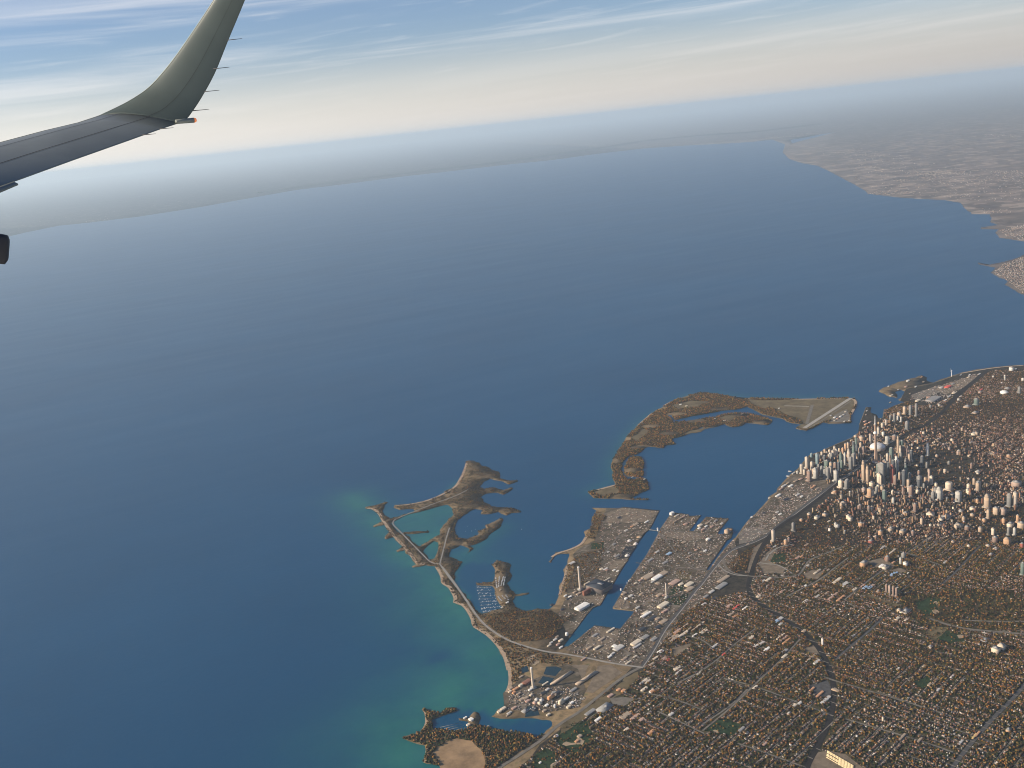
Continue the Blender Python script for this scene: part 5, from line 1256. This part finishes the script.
for c, s, lb in [('S', '846,416', 'lone white motor boat on open water off the spit'), ('S', '592,402', 'white boat moored furthest out in the spit lagoon'), ('S', '585,425', 'white boat at the lower left of the lagoon moorings'), ('S', '612,424', 'white boat in the middle of the lagoon moorings'), ('S', '632,416', 'white boat nearest the lagoon mouth'), ('B', '272,222', 'small grey boat off the island beach')]:
    boat(g(T(c, s))[0], 1.0, lb, 'boats on open water', True, 0.0, 1.3 if 'lone' in lb else 1.0)
for r_, (c, s) in enumerate([('E', '538,578 640,602'), ('E', '545,588 620,606')]):
    a_, b_ = g(T(c, s)); d_ = (b_ - a_) / np.linalg.norm(b_ - a_)
    for t_ in np.arange(6, np.linalg.norm(b_ - a_), 8):
        if rng.random() < .2: continue
        boat(a_ + d_ * t_, math.atan2(d_[1], d_[0]) + 1.5, f'white boat in the {("upper", "lower")[r_]} row of the small bay harbour', f'boats in the {("upper", "lower")[r_]} row of the bay harbour', True, 0.3)
for r_ in range(4):
    a_, b_ = g(T('E', f'{205 + 22 * r_},{560 + 6 * r_} {310 + 8 * r_},{536 + 8 * r_}')); d_ = (b_ - a_); ln_ = np.linalg.norm(d_); d_ /= ln_
    dk = link('dock', box_mesh('dock', ln_, 2.4, .2, .9, m_dock), f'{("top", "second", "third", "bottom")[r_]} floating dock in the wooded bay', 'dock', 'docks of the wooded bay'); dk.location = (*((a_ + b_) / 2), 0); dk.rotation_euler = (0, 0, math.atan2(d_[1], d_[0]))
# --- lift bridge over the ship channel, wind turbine, pier
pa, pb = g(T('D', '560,206'))[0], g(T('D', '610,212'))[0]
lb_ = link('lift_bridge', None, 'low bridge with a pale lifting tower across the ship channel mouth', 'bridge')
d_ = pb - pa; L_ = np.linalg.norm(d_); lb_.location = (*((pa + pb) / 2), Z0 - .5); lb_.rotation_euler = (0, 0, math.atan2(d_[1], d_[0]))
link('deck', box_mesh('deck', L_ + 6, 12, 3, 4.5, m_conc), parent=lb_)
link('lifting_tower', box_mesh('lifting_tower', 12, 11, 4.5, 34, m_white, 1.5, (L_ * .36, 0)), parent=lb_)
link('counterweight', box_mesh('counterweight', 16, 14, 22, 30, m_plant, 1, (L_ * .36, 0)), parent=lb_)
wtb = link('wind_turbine', None, 'white wind turbine on the shore of the exhibition grounds', 'wind turbine'); wtb.location = (*g(T('H', '653,137'))[0], Z0)
link('mast', lathe('mast', [(4.5, 0), (2.6, 90)], m_white, 10), parent=wtb)
nac_ = link('nacelle', box_mesh('nacelle', 14, 5, 89, 94, m_white, 1), parent=wtb)
for k in range(3):
    V = np.array([(7, -1.5, 0), (7, 1.5, 0), (7.5, .3, 34), (7.5, -.3, 34), (8, -1.5, 0), (8, 1.5, 0), (7.8, .3, 34), (7.8, -.3, 34)], float)
    a_ = 2.094 * k + .4; y_, z_ = V[:, 1] * math.cos(a_) - V[:, 2] * math.sin(a_), V[:, 1] * math.sin(a_) + V[:, 2] * math.cos(a_)
    V[:, 1], V[:, 2] = y_, z_ + 91.5
    link('blade', np_mesh('blade', V, [np.array([(0, 1, 2, 3), (7, 6, 5, 4), (0, 3, 7, 4), (1, 5, 6, 2), (3, 2, 6, 7)])], m_white), parent=nac_)
for c, s, lb in [('B', '268,610 350,614', 'long grey breakwater at the foot of the wooded island'), ('B', '455,300 492,330', 'short grey pier on the inner island shore')]:
    a_, b_ = g(T(c, s)); d_ = b_ - a_
    o = link('breakwater', box_mesh('breakwater', np.linalg.norm(d_), 9, -1, 2.2, m_conc, 1.5), lb, 'breakwater'); o.location = (*((a_ + b_) / 2), 0); o.rotation_euler = (0, 0, math.atan2(d_[1], d_[0]))

# ==================================================================================== THE AIRCRAFT WING
def at(px, d):
    v = dirs([px])[0]; return CAMPOS + v / np.linalg.norm(v) * d
HEAD = R(127)
def le_for(te, px):
    """leading edge point: on the ray through px, straight ahead of te along the aircraft's heading"""
    v = dirs([px])[0]; h_ = np.array([math.sin(HEAD), math.cos(HEAD)])
    A = np.array([[v[0], -h_[0]], [v[1], -h_[1]]])
    s_, _ = np.linalg.solve(A, te[:2] - CAMPOS[:2])
    return CAMPOS + v * s_
def section(te, le, nrm, thick, n=12):
    c = te - le; L_ = np.linalg.norm(c)
    x_ = (1 - np.cos(np.linspace(0, math.pi, n))) / 2
    yt = 5 * thick * (.2969 * np.sqrt(x_) - .126 * x_ - .3516 * x_ ** 2 + .2843 * x_ ** 3 - .1036 * x_ ** 4)
    cam_ = .025 * 4 * x_ * (1 - x_)
    u_ = le + x_[:, None] * c + ((cam_ + yt) * L_)[:, None] * nrm
    l_ = le + x_[:, None] * c + ((cam_ - yt) * L_)[:, None] * nrm
    return np.vstack([u_, l_[::-1][1:-1]])
def loft(name, secs, m, cap=True):
    n = len(secs[0]); V = np.vstack(secs); i = np.arange(n); j = (i + 1) % n
    F = np.vstack([np.stack([i + k * n, j + k * n, j + k * n + n, i + k * n + n], 1) for k in range(len(secs) - 1)])
    fs_ = [F]
    if cap: fs_ += [(np.arange(n)[::-1])[None], (np.arange(n) + (len(secs) - 1) * n)[None]]
    return np_mesh(name, V, fs_, m, smooth_=True)
m_wing = mat('wing_grey_paint', (0.20, 0.215, 0.19), .38, .5, .10, .9)
m_wlet = mat('winglet_paint', (0.078, 0.097, 0.084), .4, .45, .10, .8)
m_dark = mat('dark_seal', (0.035, 0.035, 0.04), .6, .3, .1, 2.0)
wing = link('aircraft_wing', None, 'grey airliner wing with an upswept dark winglet reaching in from the left edge', 'aircraft wing')
TE_ = [((-330, 304), 11.6), ((-200, 258), 12.9), ((18, 180.5), 15.0), ((73, 160.5), 15.6), ((128, 141), 16.2), ((160, 129.5), 16.6), ((180, 123), 16.85)]
LE_ = [(-440, 262), (-300, 222), (-90, 170), (-28, 152.5), (38, 134.5), (72, 126.5), (95, 118.5)]
TE2 = [((180, 123), 16.85), ((187, 118.5), 16.92), ((192.5, 111.5), 16.97), ((202, 97), 17.0), ((215, 73), 17.0), ((228, 41), 17.0), ((245, 0), 16.95), ((256, -30), 16.9), ((262, -52), 16.88)]
LE2 = [(95, 118.5), (113, 109.5), (132, 99), (150, 86), (171, 62), (193, 31), (213.5, 0), (232, -31), (246, -53)]
def catmull(p, k=4):
    p = np.asarray(p, float); e = np.vstack([2 * p[0] - p[1], p, 2 * p[-1] - p[-2]]); o = []
    for i in range(1, len(e) - 2):
        for t in np.arange(k) / k:
            o.append(.5 * (2 * e[i] + (e[i + 1] - e[i - 1]) * t + (2 * e[i - 1] - 5 * e[i] + 4 * e[i + 1] - e[i + 2]) * t * t + (3 * e[i] - e[i - 1] - 3 * e[i + 1] + e[i + 2]) * t ** 3))
    return np.vstack([o, p[-1:]])
q_ = catmull([(*p, d) for p, d in TE2]); TE2 = [((a[0], a[1]), a[2]) for a in q_]
LE2 = [tuple(a) for a in catmull(LE2)]
TK2 = list(np.interp(np.linspace(0, 8, len(TE2)), range(9), [.095, .09, .085, .08, .08, .08, .08, .08, .05]))
def orient(tes, les):
    T3 = [at(p, d) for p, d in tes]; L3 = [le_for(t, p) for t, p in zip(T3, les)]
    mid = [(a + b) / 2 for a, b in zip(T3, L3)]; out = []
    for k in range(len(T3)):
        sp_ = mid[min(k + 1, len(mid) - 1)] - mid[max(k - 1, 0)]
        nr = np.cross(T3[k] - L3[k], sp_); nr /= np.linalg.norm(nr)
        out.append(nr)
    return T3, L3, out
T3, L3, n3 = orient(TE_, LE_)
sgn = 1 if n3[0][2] > 0 else -1
T4, L4, n4 = orient(TE2, LE2)
n4[0] = n3[-1]
tk_ = [.12, .12, .115, .11, .105, .10, .095]
PW_ = CAMPOS + np.array([0, 0, -1.0])
link('wing_panel', loft('wing_panel', [section(t, l, sgn * q, k) for t, l, q, k in zip(T3, L3, n3, tk_)], m_wing), parent=wing)
link('winglet', loft('winglet', [section(t, l, sgn * q, k) for t, l, q, k in zip(T4, L4, n4, TK2)], m_wlet), parent=wing)
S3 = [section(t, l, sgn * q, k) for t, l, q, k in zip(T3, L3, n3, tk_)]
S4 = [section(t, l, sgn * q, k) for t, l, q, k in zip(T4, L4, n4, TK2)]
def band(name, secs, nrm, idx, lift, m):
    # a thin skin lying on chosen points of the sections
    V = np.vstack([s_[idx] + sgn * n_ * lift for s_, n_ in zip(secs, nrm)] + [s_[idx] - sgn * n_ * lift for s_, n_ in zip(secs, nrm)]); k_ = len(idx); r_ = len(secs)
    F = [(a_ * k_ + b2, a_ * k_ + b2 + 1, (a_ + 1) * k_ + b2 + 1, (a_ + 1) * k_ + b2) for a_ in range(r_ - 1) for b2 in range(k_ - 1)]
    F = np.array(F); return np_mesh(name, V, [np.vstack([F, F[:, ::-1] + k_ * r_])], m, smooth_=True)
m_le = mat('lit_leading_edge_metal', (0.55, 0.57, 0.42), .35, .5, .1, 2.0, metal=.3)  # metal strip; the sunlit edge line is put into its pale green colour
def seam(name, secs, nrm, u0, w_):
    P_, Q_ = [], []
    for s_, n_ in zip(secs, nrm):
        up_ = s_[:12]; xs = (1 - np.cos(np.linspace(0, math.pi, 12))) / 2
        f_ = lambda q: np.array([np.interp(q, xs, up_[:, c]) for c in range(3)])
        P_.append(f_(u0) + sgn * n_ * .004); Q_.append(f_(u0 + w_) + sgn * n_ * .004)
    V = np.vstack([P_, Q_]); r_ = len(secs); i = np.arange(r_ - 1)
    return np_mesh(name, V, [np.stack([i, i + 1, i + 1 + r_, i + r_], 1)], m_dark)
link('leading_edge', band('leading_edge', S3, n3, [20, 21, 0, 1, 2], .004, m_le), parent=wing)
link('leading_edge', band('leading_edge', S4, n4, [21, 0, 1], .004, m_le), parent=wing)
link('panel_seam', seam('panel_seam', S3, n3, .30, .006), parent=wing)
link('panel_seam', seam('panel_seam', S3, n3, .66, .007), parent=wing)
link('panel_seam', seam('panel_seam', S4[1:], n4[1:], .62, .006), parent=wing)
def rod(name, a_, b_, r0, r1, m, n=8):
    d_ = (b_ - a_) / np.linalg.norm(b_ - a_); u_ = np.cross(d_, [0, 0, 1.]); u_ /= np.linalg.norm(u_); w_ = np.cross(d_, u_)
    an = np.linspace(0, 6.2832, n, endpoint=False)[:, None]; ring = np.cos(an) * u_ + np.sin(an) * w_
    V = np.vstack([a_ + ring * r0, b_ + ring * r1]); i = np.arange(n); j = (i + 1) % n
    return np_mesh(name, V, [np.stack([i, j, j + n, i + n], 1), np.arange(n)[::-1][None], np.arange(n, 2 * n)[None]], m)
aft = -np.array([math.sin(HEAD), math.cos(HEAD), 0.02])
for p_, d_, L_ in [((246, -.5), 16.95, .26), ((228.5, 40), 17, .26), ((216, 68.5), 17, .26), ((206, 91.5), 17, .26), ((195.5, 110.5), 16.98, .26), ((161, 128.8), 16.62, .24), ((142, 135), 16.4, .26)]:
    b_ = at(p_, d_)
    link('static_wick', rod('static_wick', b_ - aft * .04, b_ + aft * L_ * .85, .007, .003, m_dark), parent=wing)
# tip fairing with its position light
b_ = at((176, 121.8), 16.83); c_ = at((193.5, 120.2), 16.95)
tipf_ = link('tip_fairing', rod('tip_fairing', b_, c_, .035, .04, m_wing, 10), parent=wing)
m_nav = bpy.data.materials.new('position_light'); m_nav.use_nodes = True
q = m_nav.node_tree.nodes['Principled BSDF']; q.inputs['Base Color'].default_value = (.6, .2, .08, 1); q.inputs['Emission Color'].default_value = (1, .25, .06, 1); q.inputs['Emission Strength'].default_value = 0.3
link('position_light', rod('position_light', c_ + (c_ - b_) * .02, c_ + (c_ - b_) * .14, .04, .028, m_nav, 10), parent=tipf_)
# aileron: the surface hinged behind the panel, ending short of the tip
a0, a1 = at((17.5, 181.2), 14.9), at((-190, 268), 12.7)
h0, h1 = at((13, 179), 14.92), at((-205, 256), 12.75)
up3 = np.array([0, 0, 1.])
V = [a0, a1, h1, h0]; V = np.array(V + [v - up3 * .02 for v in V]) - up3 * .03
link('aileron', np_mesh('aileron', V, [np.array([(0, 1, 2, 3), (7, 6, 5, 4), (0, 4, 5, 1), (3, 7, 4, 0), (1, 5, 6, 2), (2, 6, 7, 3)])], m_wing), parent=wing)
# flap track fairing hanging under the trailing edge
fa, fb = at((-62, 240), 13.2), at((8, 250), 13.0)
prof_ = [(0, .02), (.15, .08), (.5, .14), (.85, .165), (.97, .16), (1.0, .12)]
d_ = (fb - fa); L_ = np.linalg.norm(d_); d_ /= L_; u_ = np.cross(d_, up3); u_ /= np.linalg.norm(u_); w_ = np.cross(u_, d_)
an = np.linspace(0, 6.2832, 12, endpoint=False)[:, None]
V = np.vstack([fa + d_ * L_ * s_ + np.sign(np.cos(an)) * abs(np.cos(an)) ** .5 * u_ * r_ * .45 + np.sign(np.sin(an)) * abs(np.sin(an)) ** .5 * w_ * r_ * 1.05 for s_, r_ in prof_]); i = np.arange(12); j = (i + 1) % 12
link('flap_fairing', np_mesh('flap_fairing', V, [np.vstack([np.stack([i + k * 12, j + k * 12, j + k * 12 + 12, i + k * 12 + 12], 1) for k in range(5)]), np.arange(12)[::-1][None], (np.arange(12) + 60)[None]], m_dark, smooth_=True), parent=wing)
